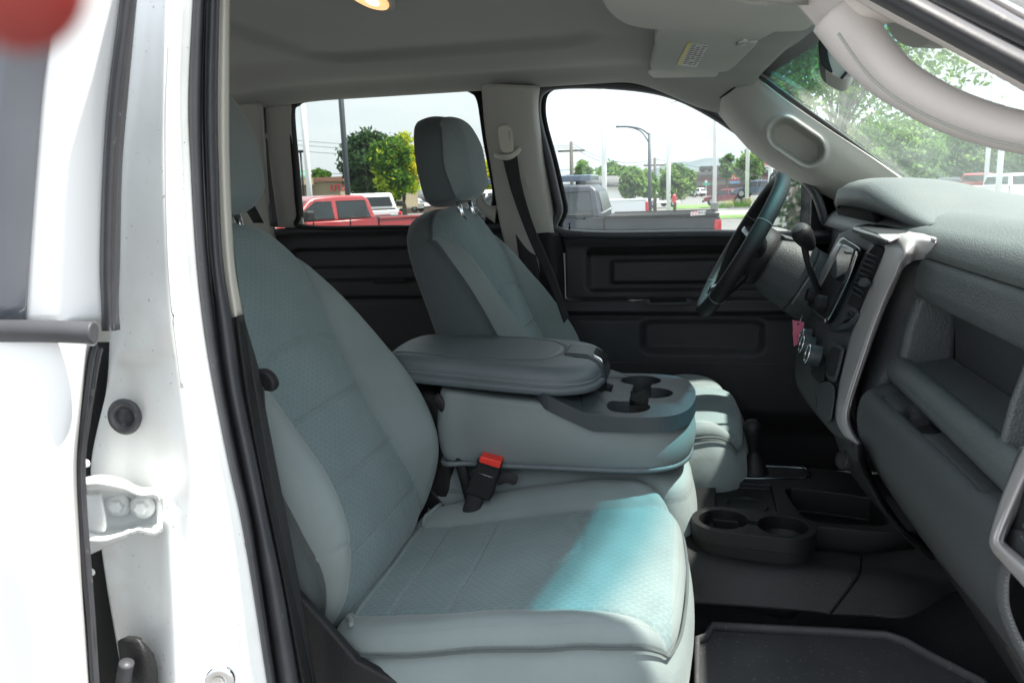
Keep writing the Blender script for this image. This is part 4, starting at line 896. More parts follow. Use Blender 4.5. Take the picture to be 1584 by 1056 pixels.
MB().prism([(.98, -.80, 1.57), (.62, -.80, 1.59), (.46, -.80, 1.585), (.415, -.80, 1.56), (.405, -.80, 1.49), (.385, -.80, 1.35), (.365, -.80, 1.25), (.385, -.80, 1.165), (.46, -.80, 1.03), (.98, -.80, 1.0)], (0, -.01, 0)).build('dash_end_panel', m_pad, da, bevel=.003)
# pink tag hanging from the ignition key
kt = thing('key_tag', 'pink paper tag hanging from the key beside the climate knobs', 'key tag', at(1234, 500, Y=.24))
MB().prism(pp([(1226, 495), (1244, 498), (1243, 512), (1238, 520), (1227, 518)], Y=.24), (0, .0012, 0)).build('tag_sheet', m_tag, kt, smooth=False)
MB().lathe([(.0, 0), (.0022, 0), (.0022, -.001), (0, -.001)], at(1234.5, 501, Y=.239), (0, 1, 0), 12).build('punched_hole', m_void, kt)
MB().tube([at(1241, 488, Y=.24), at(1239, 494, Y=.24), at(1236, 500, Y=.238)], .0008, seg=6).build('tag_wire', m_chr, kt)
MB().prism(pp([(1226, 514), (1240, 516), (1236, 530), (1228, 536)], Y=.25), (0, .0012, 0)).build('tag_sheet', m_tag, kt, smooth=False)

# ================================================================== STEERING WHEEL AND COLUMN
wc = (at(1210, 278, Y=.40)+at(1088, 478, Y=.40))/2; up_ = at(1210, 278, Y=.40)-at(1088, 478, Y=.40); WR = np.linalg.norm(up_)/2; up_ /= 2*WR
wn = np.array([-up_[2], 0, up_[0]])         # towards the driver
sw = thing('steering_wheel', 'black four-spoke steering wheel with chrome emblem, seen edge-on in front of the driver seat', 'steering wheel', wc)
yv = np.array([0, 1., 0]); th = np.linspace(0, 2*math.pi, 97)[:-1]
rim = np.array([wc+up_*WR*math.cos(t)+yv*WR*math.sin(t) for t in th]); tr = .0165+.002*np.abs(np.sin(th*1.5+.5))
MB().tube(rim, .0155, r2=.019, seg=18, closed=True, up=wn).build('rim', m_blk, sw)
for t in (1.15, 2*math.pi-1.15, 2.35, 2*math.pi-2.35):
    c = wc+up_*WR*math.cos(t)+yv*WR*math.sin(t); d = -up_*math.sin(t)+yv*math.cos(t)
    MB().tube([c-d*.0007, c+d*.0007], .0163, r2=.0198, seg=18, up=wn).build('rim_seam', m_thd, sw)
hub = wc-wn*.045
for t in (1.35, 2*math.pi-1.35, 2.6, 2*math.pi-2.6):
    e = wc+up_*WR*.97*math.cos(t)+yv*WR*.97*math.sin(t); MB().tube(cat([hub+(e-wc)*.25, hub+(e-wc)*.6+wn*.014, e-wn*.002], 14), .020, r2=.009, seg=12, up=wn).build('spoke', m_blk, sw)
    MB().tube(cat([hub+(e-wc)*.35+wn*.010, hub+(e-wc)*.62+wn*.024, e-(e-wc)*.1+wn*.006], 14), .010, r2=.003, seg=10, up=wn).build('spoke_trim', m_chrd, sw)
MB().lathe([(0, .038), (.035, .037), (.062, .028), (.074, .008), (.072, -.02), (.05, -.04), (0, -.045)], hub, wn, 40).build('airbag_cover', m_blk, sw)
em = hub+wn*.040
MB().lathe([(.030, -.004), (.031, .001), (.026, .002), (.025, 0)], em, wn, 30).build('emblem_ring', m_blk, sw)
b = MB(); sh = [(-.014, .018), (.014, .018), (.020, .010), (.012, .004), (.008, -.012), (0, -.020), (-.008, -.012), (-.012, .004), (-.020, .010)]
b.prism([em+yv*u+up_*v for u, v in sh], wn*.004); b.build('emblem', m_chr, sw, bevel=.001)
cl = thing('steering_column', 'grey-black steering column shroud with stalk and knobbed gear lever behind the wheel', 'steering column', wc+np.array([.2, 0, -.1]))
ax = -wn
def ell(c, a, b_, n=36): return [c+up_*a*math.copysign(abs(math.cos(t))**.75, math.cos(t))+yv*b_*math.copysign(abs(math.sin(t))**.75, math.sin(t)) for t in np.linspace(0, 2*math.pi, n+1)[:-1]]
G = np.array([ell(hub+ax*d+up_*k, a, b_) for d, k, a, b_ in ((.015, 0, .045, .05), (.025, 0, .068, .075), (.06, .0, .080, .085), (.115, -.002, .086, .092), (.118, -.002, .082, .088))])
MB().grid(G, cv=True).build('upper_shroud', m_dash2, cl, bevel=.004)
G = np.array([ell(hub+ax*d+up_*k, a, b_) for d, k, a, b_ in ((.112, -.002, .080, .086), (.122, -.004, .086, .093), (.18, -.008, .086, .095), (.26, -.012, .080, .09), (.34, -.02, .07, .08))])
MB().grid(G, cv=True).build('lower_shroud', m_dash2, cl, bevel=.004)
MB().tube([hub+ax*.12+up_*.04-yv*.094, hub+ax*.12-up_*.06-yv*.088], .002, seg=6).build('shroud_joint', m_thd, cl)
MB().prism([hub+ax*.02+up_*.070-yv*.05, hub+ax*.075+up_*.082-yv*.05, hub+ax*.08+up_*.062-yv*.05, hub+ax*.03+up_*.058-yv*.05], (0, .08, 0)).build('hazard_pad', m_dash2, cl, bevel=.005)
# column gear lever
gl_ = thing('gear_lever', 'column gear lever with round black knob rising right of the wheel', 'gear lever', at(1262, 440, Y=.27))
MB().tube(cat([at(1243, 372, Y=.22), at(1247, 395, Y=.225), at(1256, 425, Y=.24), at(1268, 455, Y=.27), at(1276, 475, Y=.30)], 30), [.0075]*30, seg=14).build('lever_rod', m_blk, gl_)
ka = at(1244, 352, Y=.212)-at(1246, 392, Y=.225); ka /= np.linalg.norm(ka); kd = (ka*.8+np.array([-.45, -.25, 0])); kd /= np.linalg.norm(kd)
MB().lathe([(0, .034), (.012, .033), (.019, .028), (.0225, .018), (.0225, .006), (.018, -.014), (.012, -.028), (.008, -.034), (0, -.034)], at(1245, 368, Y=.215), kd, 36).build('lever_knob', m_blk, gl_)
MB().lathe([(0, .0358), (.011, .0352), (.016, .0325)], at(1245, 368, Y=.215), kd, 30).build('knob_cap', m_dash2, gl_)
MB().tube(cat([at(1292, 430, Y=.3), at(1276, 455, Y=.3), at(1262, 478, Y=.3)], 12), .022, seg=14).build('lever_boot', m_blk, gl_)

# ================================================================== FLOOR CONSOLE, MAT, TRANSFER LEVER
fc = thing('floor_console', 'black floor console on the tunnel with twin cup holder, coin tray and deep bin', 'floor console', (.2, 0, .85))
ZC = .985
def zp(pts, z=ZC): return [at(p[0], p[1], Z=z) for p in pts]
body = MB().prism(zp(cat([(1062, 752), (1075, 733), (1100, 722), (1170, 719), (1245, 722), (1330, 735), (1420, 775), (1440, 810), (1380, 822), (1250, 812), (1140, 806), (1070, 795), (1058, 775)], 70, closed=True)), (0, 0, -.22)).build('console_body', m_blk2, fc, smooth=False)
def cutp(pts, z, d, curve=40):
    q = cat(pts, curve, closed=True) if curve else pts
    P = [at(p[0], p[1], Z=z) for p in q]; b = MB(); b.prism([p+np.array([0, 0, .02]) for p in P], (0, 0, -d)); me = b.mesh('cut'); bm = bmesh.new(); bm.from_mesh(me); bmesh.ops.recalc_face_normals(bm, faces=bm.faces); bm.to_mesh(me); bm.free()
    o = bpy.data.objects.new('cut', me); S.collection.objects.link(o); return o
bool_cut(body, [cutp([(1107, 746), (1108, 744), (1191, 749), (1193, 751), (1202, 788), (1200, 791), (1112, 786), (1107, 784)], ZC, .034, 0),
                cutp([(1215, 757), (1235, 755), (1340, 768), (1352, 775), (1372, 806), (1362, 812), (1262, 806), (1240, 795)], ZC, .075, 30),
                cutp([(1098, 727), (1104, 723), (1150, 722), (1235, 724), (1248, 730), (1244, 738), (1180, 740), (1110, 736)], ZC, .014, 40)])
k = body.modifiers.new('b', 'BEVEL'); k.width = .003; k.segments = 3; k.limit_method = 'ANGLE'; k.angle_limit = R(40)
MB().tube(zp(cat([(1098, 727), (1104, 722), (1150, 720.5), (1235, 723), (1250, 729), (1246, 738), (1180, 740), (1110, 736)], 60, closed=True), ZC+.001), .0028, seg=8, closed=True).build('lever_bezel', m_chrd, fc)
c_ = at(1155, 782, Z=ZC-.014); MB().lathe([(.047, 0), (.045, .004), (.041, .004), (.039, -.004), (.036, -.02), (.001, -.02)], c_, (0, 0, 1), 40).build('small_cup_well', m_blk2, fc)
# twin cup holder projecting towards the passenger
ZH = 1.005; c1 = at(1119, 802, Z=ZH); c2 = at(1211, 812, Z=ZH); dv = (c2-c1)/np.linalg.norm(c2-c1); pv_ = np.array([-dv[1], dv[0], 0])
def stad(r, z, n=24): 
    return [c1+(-dv*math.sin(t)+pv_*math.cos(t))*r+np.array([0, 0, z-ZH]) for t in np.linspace(0, math.pi, n)]+[c2+(dv*math.sin(t)-pv_*math.cos(t))*r+np.array([0, 0, z-ZH]) for t in np.linspace(0, math.pi, n)]
rr0 = np.linalg.norm(c2-c1)/2; RC = rr0*.90
ch = MB(); ch.prism(stad(RC+.012, ZH), (0, 0, -.03)); ch = ch.build('cup_holder', m_blk2, fc, smooth=False)
def cylr(c, r, z0, z1):
    b = MB(); b.lathe([(0, z0), (r, z0), (r, z1), (0, z1)], (c[0], c[1], 0), (0, 0, 1), 48); me = b.mesh('cut'); bm = bmesh.new(); bm.from_mesh(me); bmesh.ops.remove_doubles(bm, verts=bm.verts, dist=1e-5); bmesh.ops.recalc_face_normals(bm, faces=bm.faces); bm.to_mesh(me); bm.free()
    o = bpy.data.objects.new('cut', me); S.collection.objects.link(o); return o
sl_ = MB(); sl_.prism([c1+dv*.01+pv_*.012+np.array([0, 0, .02]), c2-dv*.01+pv_*.012+np.array([0, 0, .02]), c2-dv*.01-pv_*.012+np.array([0, 0, .02]), c1+dv*.01-pv_*.012+np.array([0, 0, .02])], (0, 0, -.08)); me = sl_.mesh('cut'); bm = bmesh.new(); bm.from_mesh(me); bmesh.ops.recalc_face_normals(bm, faces=bm.faces); bm.to_mesh(me); bm.free(); slo = bpy.data.objects.new('cut', me); S.collection.objects.link(slo)
bool_cut(ch, [cylr(c1, RC-.003, ZH-.06, ZH+.02), cylr(c2, RC-.003, ZH-.06, ZH+.02), slo])
k = ch.modifiers.new('b', 'BEVEL'); k.width = .0035; k.segments = 4; k.limit_method = 'ANGLE'; k.angle_limit = R(40)
for c in (c1, c2):
    MB().lathe([(RC-.002, -.012), (RC-.004, -.045), (RC-.012, -.047), (RC-.014, -.050), (.001, -.050)], c, (0, 0, 1), 48).build('cup_liner', m_blk2, ch)
G = []
for t, (r, z) in enumerate([(RC+.011, ZH-.028), (RC+.009, ZH-.06), (RC+.004, ZH-.10), (RC-.004, ZH-.16), (RC-.006, .80)]): G.append(stad(r, z))
MB().grid(np.array(G), cv=True).build('holder_body', m_blk2, fc)
# tunnel cover side, in two mouldings
skin('tunnel_cover', [[(1040, 800, -.05), (1180, 840, -.08), (1290, 850, -.10), (1332, 856, -.11)], [(1040, 838, -.14), (1180, 862, -.16), (1290, 868, -.175), (1331, 874, -.18)], [(1040, 860, -.175), (1180, 880, -.20), (1290, 888, -.205), (1326, 893, -.21)], [(1040, 930, -.235), (1180, 940, -.24), (1262, 946, -.245), (1283, 950, -.25)]], m_blk2, fc, n=40, nc=20)
skin('tunnel_cover', [[(1334, 856, -.11), (1380, 850, -.11), (1430, 850, -.11), (1500, 860, -.11)], [(1333, 874, -.18), (1380, 874, -.18), (1430, 880, -.17), (1500, 890, -.16)], [(1328, 893, -.21), (1380, 896, -.21), (1440, 900, -.205), (1490, 905, -.19)], [(1285, 950, -.25), (1340, 952, -.25), (1410, 953, -.25), (1482, 908, -.20)]], m_blk2, fc, n=40, nc=20)
tl = thing('transfer_lever', 'short black transfer case lever with bulbous knob standing on the floor console', 'gear lever', at(1168, 736, Z=ZC))
base = at(1168, 735, Z=ZC-.008); tip = at(1163, 653, Y=base[1]); av = tip-base; Lv = np.linalg.norm(av); av /= Lv
MB().lathe([(.034, 0), (.030, .012), (.022, Lv*.30), (.014, Lv*.42), (.010, Lv*.46)], base, av, 28).build('lever_boot', m_blk2, tl)
MB().lathe([(.010, Lv*.44), (.012, Lv*.52), (.0165, Lv*.72), (.0205, Lv*.84), (.0215, Lv*.92), (.019, Lv*.99), (.013, Lv*1.04), (0, Lv*1.06)], base, av, 32).build('lever_knob', m_blk2, tl)
for k in range(9):
    t = 2*math.pi*k/9; a_ = np.cross(av, [0, 1, 0]); a_ /= np.linalg.norm(a_); b2 = np.cross(av, a_)
    MB().lathe([(0, .0012), (.0013, .0008), (.0014, 0)], base+av*Lv*1.025+(a_*math.cos(t)+b2*math.sin(t))*.0125, av, 8).build('shift_mark', m_lab, tl)
# rubber mat with raised edge
rm = thing('rubber_mat', 'dark rubber floor mat with raised lip in the passenger footwell', 'floor mat', at(1250, 1010, Z=.76))
mo = [(1078, 1060), (1078, 990), (1092, 985), (1102, 968), (1180, 972), (1290, 977), (1370, 982), (1400, 992), (1440, 1015), (1520, 1056), (1560, 1100), (1480, 1180), (1100, 1180)]
mo3 = [at(p[0], p[1], Z=.838) for p in mo]; mp_ = [np.array(p) for p in mo3]
MB().prism([p-np.array([0, 0, .02]) for p in mp_], (0, 0, .012)).build('mat_sheet', m_rubm, rm, bevel=.002)
MB().tube(mp_, .006, r2=.010, seg=8, closed=True).build('mat_lip', m_rubm, rm)

# ================================================================== OVERHEAD: VISORS, MIRROR, LAMP
np0 = np.array([0, 0, 1.952]); nvv = np.array([.11, 0, 1.])
def vp(pts, dz=0.): return [on_plane(p[0], p[1], np0+np.array([0, 0, dz]), nvv) for p in pts]
v1 = thing('sun_visor', 'grey sun visor over the driver with a white and yellow warning label', 'sun visor', vp([(1090, 80)])[0], 'sun visors')
MB().prism(vp(cat([(1021, 46), (1100, 44), (1196, 46), (1190, 56), (1172, 66), (1170, 72), (1150, 92), (1128, 110), (1107, 112), (1060, 111), (1012, 109), (1005, 104), (1012, 78)], 90, closed=True), 0), (0, 0, .018)).build('visor_panel', m_visor, v1, bevel=.006)
MB().prism(vp(cat([(1003, 110), (1040, 108), (1109, 112), (1104, 122), (1094, 128), (1080, 130), (1030, 127), (1010, 121)], 50, closed=True), .006), (0, 0, .012)).build('visor_extension', m_visor, v1, bevel=.005)
lb = MB().prism(vp([(1064, 66), (1096, 71), (1077, 104.5), (1047, 100.5)], -.0012), (0, 0, .001)).build('warning_label', m_lab, v1, smooth=False)
MB().prism(vp([(1064, 66), (1070, 67), (1053, 101.4), (1047, 100.5)], -.0018), (0, 0, .0005)).build('label_band', m_laby, lb, smooth=False)
b = MB()
for r_ in range(11):
    for c_2 in range(3):
        if rnd.random() < .9:
            t = (r_+.7)/12; s_ = .25+.25*c_2; u0, u1 = s_+.01, s_+.01+rnd.uniform(.12, .22)
            f_ = lambda u, t: (1064+32*u-17*t+(-2*u*t), 66+5*u+34.5*t-.8*u*t)
            q = [f_(u0, t), f_(u1, t), f_(u1, t+.025), f_(u0, t+.025)]; b.prism(vp(q, -.0020), (0, 0, .0003))
kind(b.build('label_print', m_ink, lb, smooth=False), 'stuff')
MB().tube(vp([(1141, 68), (1150, 65), (1160, 64), (1172, 64)], -.001), .004, seg=10).build('visor_pivot', m_visor, v1)
MB().prism(vp(cat([(1142, 67), (1150, 63), (1158, 66), (1154, 70), (1146, 71)], 20, closed=True), -.003), (0, 0, .004)).build('visor_clip', m_lab, v1, bevel=.001)
v2 = thing('sun_visor', 'large blank grey sun visor nearest the camera, cut by the top edge of the photo', 'sun visor', vp([(1100, 20)])[0], 'sun visors')
MB().prism(vp(cat([(905, -70), (925, -10), (938, 18), (960, 36), (992, 45), (1050, 49), (1150, 51), (1235, 50), (1254, 46), (1268, 30), (1330, -70), (1100, -90)], 110, closed=True), -.018), (0, 0, .02)).build('visor_panel', m_visor, v2, bevel=.009)
MB().tube(vp(cat([(1120, -14), (1150, 0), (1175, 3), (1200, 2), (1230, -14)], 30), -.02), .005, seg=10).build('visor_rim', m_visor, v2)
im = thing('rear_view_mirror', 'black rimmed interior mirror on the windscreen, seen from its end', 'mirror', at(1295, 90, Y=0))
mo = cat([(1269, 64), (1274, 57), (1286, 58), (1308, 68), (1322, 78), (1326, 92), (1322, 108), (1314, 121), (1302, 123), (1287, 116), (1277, 108), (1272, 90)], 60, closed=True)
MB().prism(pp(mo, Y=-.07), (.035, .22, 0)).build('mirror_housing', m_visor, im, bevel=.012)
mo = cat([(1266, 66), (1270, 57), (1281, 58), (1280, 75), (1283, 95), (1288, 112), (1280, 109), (1271, 100), (1267, 82)], 60, closed=True)
MB().prism(pp(mo, Y=-.075), (.035, .23, 0)).build('mirror_rim', m_blk, im, bevel=.003)
MB().tube(cat(pp([(1301, 122), (1308, 114), (1313, 107)], Y=-.08), 8), .0028, seg=8).build('tilt_tab', m_blk, im)
MB().tube(cat(pp([(1313, 107), (1318, 114), (1326, 119)], Y=-.08), 8), .0028, seg=8).build('tilt_tab', m_blk, im)
MB().tube([at(1318, 90, Y=.03), at(1345, 70, Y=.03)], .010, seg=12).build('mirror_stem', m_blk, im)
dl = thing('dome_lamp', 'glowing warm dome lamp in the headliner, cut by the top edge of the photo', 'dome lamp', at(572, 5, Z=2.04))
q = cat([(530, -16), (548, 2), (575, 15), (598, 19), (612, 12), (600, -2), (575, -20), (545, -28)], 50, closed=True)
MB().prism([at(p[0], p[1], Z=2.034) for p in q], (0, 0, .02)).build('lamp_rim', m_visor, dl, bevel=.005)
q = cat([(528, -16), (545, 0), (570, 13), (590, 17), (602, 14), (596, 2), (572, -16), (545, -26)], 50, closed=True)
MB().prism([at(p[0], p[1], Z=2.029) for p in q], (0, 0, .02)).build('lamp_lens', m_lamp, dl, bevel=.006)
MB().prism([at(p[0], p[1], Z=2.027) for p in cat([(566, 4), (575, 9), (586, 10), (584, 4), (572, 0)], 20, closed=True)], (0, 0, .02)).build('bulb', m_bulb, dl, bevel=.003)

# ================================================================== NEAR SIDE: PILLARS, SEALS, REAR DOOR
ns = thing('door_pillar', 'white centre door pillar in the foreground with rubber seals, cream trim and door hinge', 'door pillar', (-.6, -.8, .8))
ys_ = [-60, 0, 151, 265, 400, 509, 605, 720, 802, 905, 1056, 1120]
def col(xs, Y, dy=0): return [(x, y, Y+dy*(y/1056.)) for x, y in zip(xs, ys_)]
SL = [294, 292, 285, 289, 297, 309, 325, 348, 366, 384, 407, 416]       # seal left edge
SM = [322, 318, 313, 315, 323, 335, 349, 372, 390, 406, 429, 438]       # groove between the lobes
SR = [341, 339, 336, 338, 344, 361, 374, 398, 414, 436, 462, 474]       # right edge of inner lobe
def xo(a, d): return [q+d for q in a]
skin('door_seal', [col(xo(SL, -1), -.800), col(xo(SL, 3), -.815), col([(a+b_)/2-2 for a, b_ in zip(SL, SM)], -.826), col(xo(SM, -4), -.818), col(xo(SM, -1), -.795)], m_rub, ns, n=80, nc=14, solid=.01)
skin('door_seal', [col(xo(SM, -2), -.785), col(xo(SM, 3), -.803), col([(a+b_)/2 for a, b_ in zip(SM, SR)], -.812), col(xo(SR, -3), -.800), col(xo(SR, 1), -.775)], m_rub, ns, n=80, nc=14, solid=.01)
# body-coloured pillar, with its pressed ridges
RR = [216, 211, 197, 188, 186, 186, 166, 143, 153, 167, 193, 204]
R2 = [240, 236, 228, 222, 222, 226, 236, 244, 244, 240, 246, 250]
R3 = [262, 260, 256, 256, 262, 270, 284, 300, 296, 286, 300, 306]
R4 = [282, 280, 275, 279, 287, 299, 315, 338, 352, 366, 384, 394]
skin('pillar_skin', [col([q-(16 if y < 560 else 2) for q, y in zip(RR, ys_)], -.835), col(RR, -.858), col([(a+b_)/2 for a, b_ in zip(RR, R2)], -.868), col(R2, -.872), col(R3, -.876, .0), col([(a+b_)/2 for a, b_ in zip(R3, R4)], -.846), col(R4, -.828), col(xo(SL, 6), -.822)], m_whitej, ns, n=100, nc=50, solid=.01,
     disp=lambda px, py: -.010*np.exp(-((px-(258+.05*(py-850)))/16)**2)*sstep(py, 640, 900)+.014*np.exp(-((px-205)/34)**2)*sstep(py, 545, 562)+.012*np.exp(-((px-320)/24)**2)*sstep(py, 860, 960))
# near-black sheet standing in for the shade between door and pillar, then cream and black inner trims
skin('hinge_gap_shade', [[(120, 530, -.80), (118, 720, -.80), (130, 900, -.80), (140, 1080, -.80)], [(190, 530, -.80), (190, 720, -.80), (200, 900, -.80), (230, 1080, -.80)]], m_void, ns, n=12, nc=3)
skin('cream_trim', [[(336, -60, -.77), (336, 0, -.77), (333, 151, -.77), (336, 265, -.77), (343, 400, -.77), (358, 491, -.77)], [(350, -60, -.772), (348, 0, -.772), (346, 151, -.772), (347, 265, -.772), (354, 400, -.772), (366, 489, -.772)], [(357, -60, -.745), (356, 0, -.745), (355, 151, -.745), (356, 265, -.745), (363, 400, -.745), (376, 486, -.745)]], m_cream, ns, n=50, nc=10, solid=.006)
skin('inner_trim', [[(356, 492, -.772), (372, 605, -.772), (396, 720, -.772), (412, 802, -.772), (432, 905, -.772), (462, 1056, -.772), (474, 1110, -.772)], [(368, 490, -.775), (384, 605, -.775), (404, 720, -.775), (422, 802, -.775), (443, 905, -.775), (470, 1056, -.775), (482, 1110, -.775)], [(377, 487, -.745), (394, 605, -.745), (414, 720, -.745), (430, 802, -.745), (452, 905, -.745), (484, 1056, -.745), (496, 1110, -.745)]], m_blk, ns, n=50, nc=10, solid=.006)
# bead of seam sealer down the jamb
MB().tube(cat([at(262, 60, Y=-.884), at(257, 200, Y=-.884), at(262, 420, Y=-.884), at(282, 600, Y=-.884)], 40), .0018, seg=6).build('seam_sealer', m_whitej, ns)
# hole plug
pgc = at(193, 644, Y=-.872); pn = np.array([.35, -1, .0]); pn /= np.linalg.norm(pn)
pg = MB(); pg.lathe([(.019, -.004), (.0205, .001), (.0185, .0045), (.0135, .004), (.0105, -.001), (.0095, -.006), (0, -.0065)], (0, 0, 0), (0, -1, 0), 36)
pg = pg.build('hole_plug', m_rub, ns); pg.location = Vector(pgc)-origin(ns); pg.data.transform(Matrix.Translation(origin(ns))); pg.rotation_euler = (0, 0, R(14)); pg.scale = (1, 1, 1.12)
# hinge bracket on the pillar with two bolts
HY = -.885
hg = skin('hinge_bracket', [
    [(130, 738, -.93), (158, 734, -.93), (190, 740, -.915), (215, 752, -.905), (242, 755, -.900), (250, 770, -.898)],
    [(132, 752, -.94), (160, 752, -.94), (192, 757, -.928), (216, 766, -.918), (240, 766, -.912), (246, 775, -.905)],
    [(134, 768, -.900), (162, 768, -.89), (194, 764, -.882), (216, 770, -.878), (238, 772, -.878), (244, 780, -.886)],
    [(136, 800, -.900), (162, 812, -.885), (192, 812, -.880), (214, 808, -.878), (236, 808, -.878), (245, 806, -.886)],
    [(136, 832, -.94), (162, 832, -.94), (192, 824, -.928), (214, 818, -.918), (238, 822, -.912), (250, 815, -.905)],
    [(138, 858, -.93), (160, 848, -.93), (190, 835, -.915), (212, 824, -.905), (238, 830, -.900), (252, 818, -.898)]], m_whitej, ns, n=50, nc=40, solid=.005)
skin('hinge_leaf', [[(132, 765, -.92), (155, 762, -.92), (158, 768, -.918)], [(132, 790, -.93), (158, 790, -.93), (163, 792, -.925)], [(134, 822, -.93), (160, 822, -.93), (166, 812, -.925)]], m_whitej, ns, n=14, nc=10, solid=.004)
for bx_, by_2 in ((183, 781), (221, 783)):
    c = at(bx_, by_2, Y=-.884); MB().lathe([(.0135, 0), (.0135, .003), (.0085, .0035), (.0085, .010), (.006, .0115), (0, .0115)], c, (.30, -1, .05), 6).build('hinge_bolt', m_whitej, hg, smooth=False, bevel=.0008)
    MB().lathe([(.0150, -.001), (.0150, .002), (.0085, .0025)], c, (.30, -1, .05), 32).build('bolt_washer', m_whitej, hg)
# lower check-strap cover (black) and striker washer
ck = skin('check_cover', [[(182, 995, -.872), (186, 1030, -.872), (190, 1110, -.872)], [(186, 988, -.90), (196, 1020, -.905), (198, 1110, -.905)], [(218, 990, -.905), (226, 1020, -.91), (230, 1110, -.91)], [(238, 1010, -.885), (244, 1040, -.885), (247, 1110, -.885)]], m_blk, ns, n=20, nc=16, solid=.01)
b = MB(); b.tube(cat(pp([(196, 1024), (193, 1040), (190, 1060)], Y=-.925), 10), [.009]*10, seg=12); b.build('check_stud', m_rub, ck)
c = at(338, 1052, Y=-.85); MB().lathe([(.022, -.002), (.020, .004), (.009, .005), (.008, .002), (0, .002)], c, (.35, -1, .1), 32).build('striker_plate', m_chr, ns)
for px_, py_ in ((134, 716), (142, 884)):
    c = at(px_, py_, Y=-.90); MB().lathe([(.005, 0), (.0045, .004), (0, .006)], c, (0, -1, 0), 14).build('door_screw', m_white, ns)

# the passenger belt running down inside the pillar
pb = thing('passenger_seat_belt', 'black passenger seat belt running down behind the foreground pillar', 'seat belt', (-.5, -.75, .9))
skin('webbing', [
    [(352, 330, -.735), (362, 400, -.735), (374, 486, -.735), (390, 573, -.735), (402, 637, -.735), (414, 710, -.735), (447, 887, -.735), (474, 1041, -.735), (486, 1110, -.735)],
    [(357, 330, -.715), (364, 400, -.712), (377, 486, -.71), (401, 573, -.70), (412, 637, -.70), (426, 710, -.70), (460, 887, -.70), (486, 1041, -.70), (498, 1110, -.70)]], m_web, pb, n=60, nc=6, solid=.003)
MB().prism(pp(cat([(390, 576), (405, 573), (418, 582), (424, 596), (420, 606), (408, 605), (392, 598)], 40, closed=True), Y=-.70), (0, .018, 0)).build('latch_plate', m_blk, pb, bevel=.005)
MB().prism(pp([(392, 600), (402, 596), (407, 600), (409, 630), (403, 628), (398, 632)], Y=-.712), (0, .004, 0)).build('belt_stop', m_web, pb, bevel=.001)

# near windscreen pillar with grab handle, and body seals above it
na = thing('grab_handle_pillar', 'pale pink-beige windscreen pillar with moulded grab handle in the foreground at top right', 'pillar', (.2, -.75, 1.7))
skin('pillar_trim', [[(1090, -150, -.80), (1230, -70, -.80), (1345, 0, -.80), (1440, 53, -.80), (1584, 133, -.80), (1720, 208, -.80)],
                     [(1085, -146, -.77), (1226, -64, -.77), (1345, 14, -.77), (1430, 58, -.77), (1540, 117, -.765), (1720, 221, -.76)]], m_pink, na, n=50, nc=5, solid=.006)
skin('handle_mount', [[(1180, -60, -.70), (1226, 0, -.70), (1270, 52, -.70), (1296, 82, -.70), (1318, 106, -.70)],
                      [(1220, -70, -.735), (1266, -8, -.735), (1300, 32, -.74), (1322, 54, -.742), (1338, 76, -.735)],
                      [(1250, -66, -.765), (1305, -10, -.765), (1338, 14, -.765), (1354, 28, -.752), (1362, 42, -.735)],
                      [(1262, -60, -.78), (1325, -8, -.78), (1360, 10, -.775), (1384, 26, -.768), (1392, 34, -.75)]], m_pink, na, n=30, nc=24, solid=.006)
hp_ = cat([(1292, 20, -.725), (1338, 78, -.73), (1378, 118, -.735), (1420, 146, -.738), (1470, 172, -.74), (1530, 193, -.742), (1590, 207, -.745), (1680, 222, -.75)], 60)
HP = np.array([at(p[0], p[1], Y=p[2]) for p in hp_]); tt_ = np.linspace(0, 1, 60)
rw = .034-.006*sstep(tt_, .1, .4)-.002*sstep(tt_, .4, 1)
gh = MB().tube(HP, rw*.80, r2=rw, seg=28, up=(0, 1, 0)).build('grab_handle', m_pink, na)
gp = cat([(1300, 50, -.772), (1335, 100, -.765), (1365, 132, -.765), (1410, 163, -.768), (1470, 192, -.77), (1530, 213, -.77), (1584, 225, -.772), (1640, 234, -.775)], 60)
MB().tube([at(p[0]-3, p[1]+2, Y=p[2]+.0015) for p in gp], .0016, seg=8).build('handle_seam', m_visor, na)
MB().prism(pp(cat([(1371, 29), (1392, 28), (1412, 36), (1430, 48), (1437, 60), (1428, 72), (1408, 73), (1386, 62), (1374, 44)], 50, closed=True), Y=-.66), (.03, .02, 0)).build('mount_tab', m_visor, na, bevel=.004)  # greyer than the pillar trim: its shadow is put into the colour
G = np.array([[ws(-1, v)+np.array([.004, .004, .006]), ws(-1, v)*.5+np.array([ws(-1, v)[0]-.03, -.80, ws(-1, v)[2]-.03])*.5+np.array([.01, 0, .015]), np.array([ws(-1, v)[0]-.03, -.83, ws(-1, v)[2]-.04])] for v in np.linspace(.3, 1.04, 20)])
MB().grid(G).build('outer_pillar', m_white, na, solid=.006, off=0)  # mostly hidden strip, added to stop sun passing beside the windscreen
rb = thing('body_seal', 'thick black rubber door opening seal crossing the top right corner', 'rubber seal', (.3, -.88, 1.85))
def band(name, top, bot, Y, m, parent, bul=.02):
    mid = [((a[0]+b_[0])/2, (a[1]+b_[1])/2, Y-bul) for a, b_ in zip(top, bot)]
    skin(name, [[(a[0], a[1], Y+.01) for a in top], [(a[0]*.8+b_[0]*.2, a[1]*.8+b_[1]*.2, Y-bul*.7) for a, b_ in zip(top, bot)], mid, [(a[0]*.2+b_[0]*.8, a[1]*.2+b_[1]*.8, Y-bul*.7) for a, b_ in zip(top, bot)], [(b_[0], b_[1], Y+.01) for b_ in bot]], m, parent, n=40, nc=16, solid=.01)
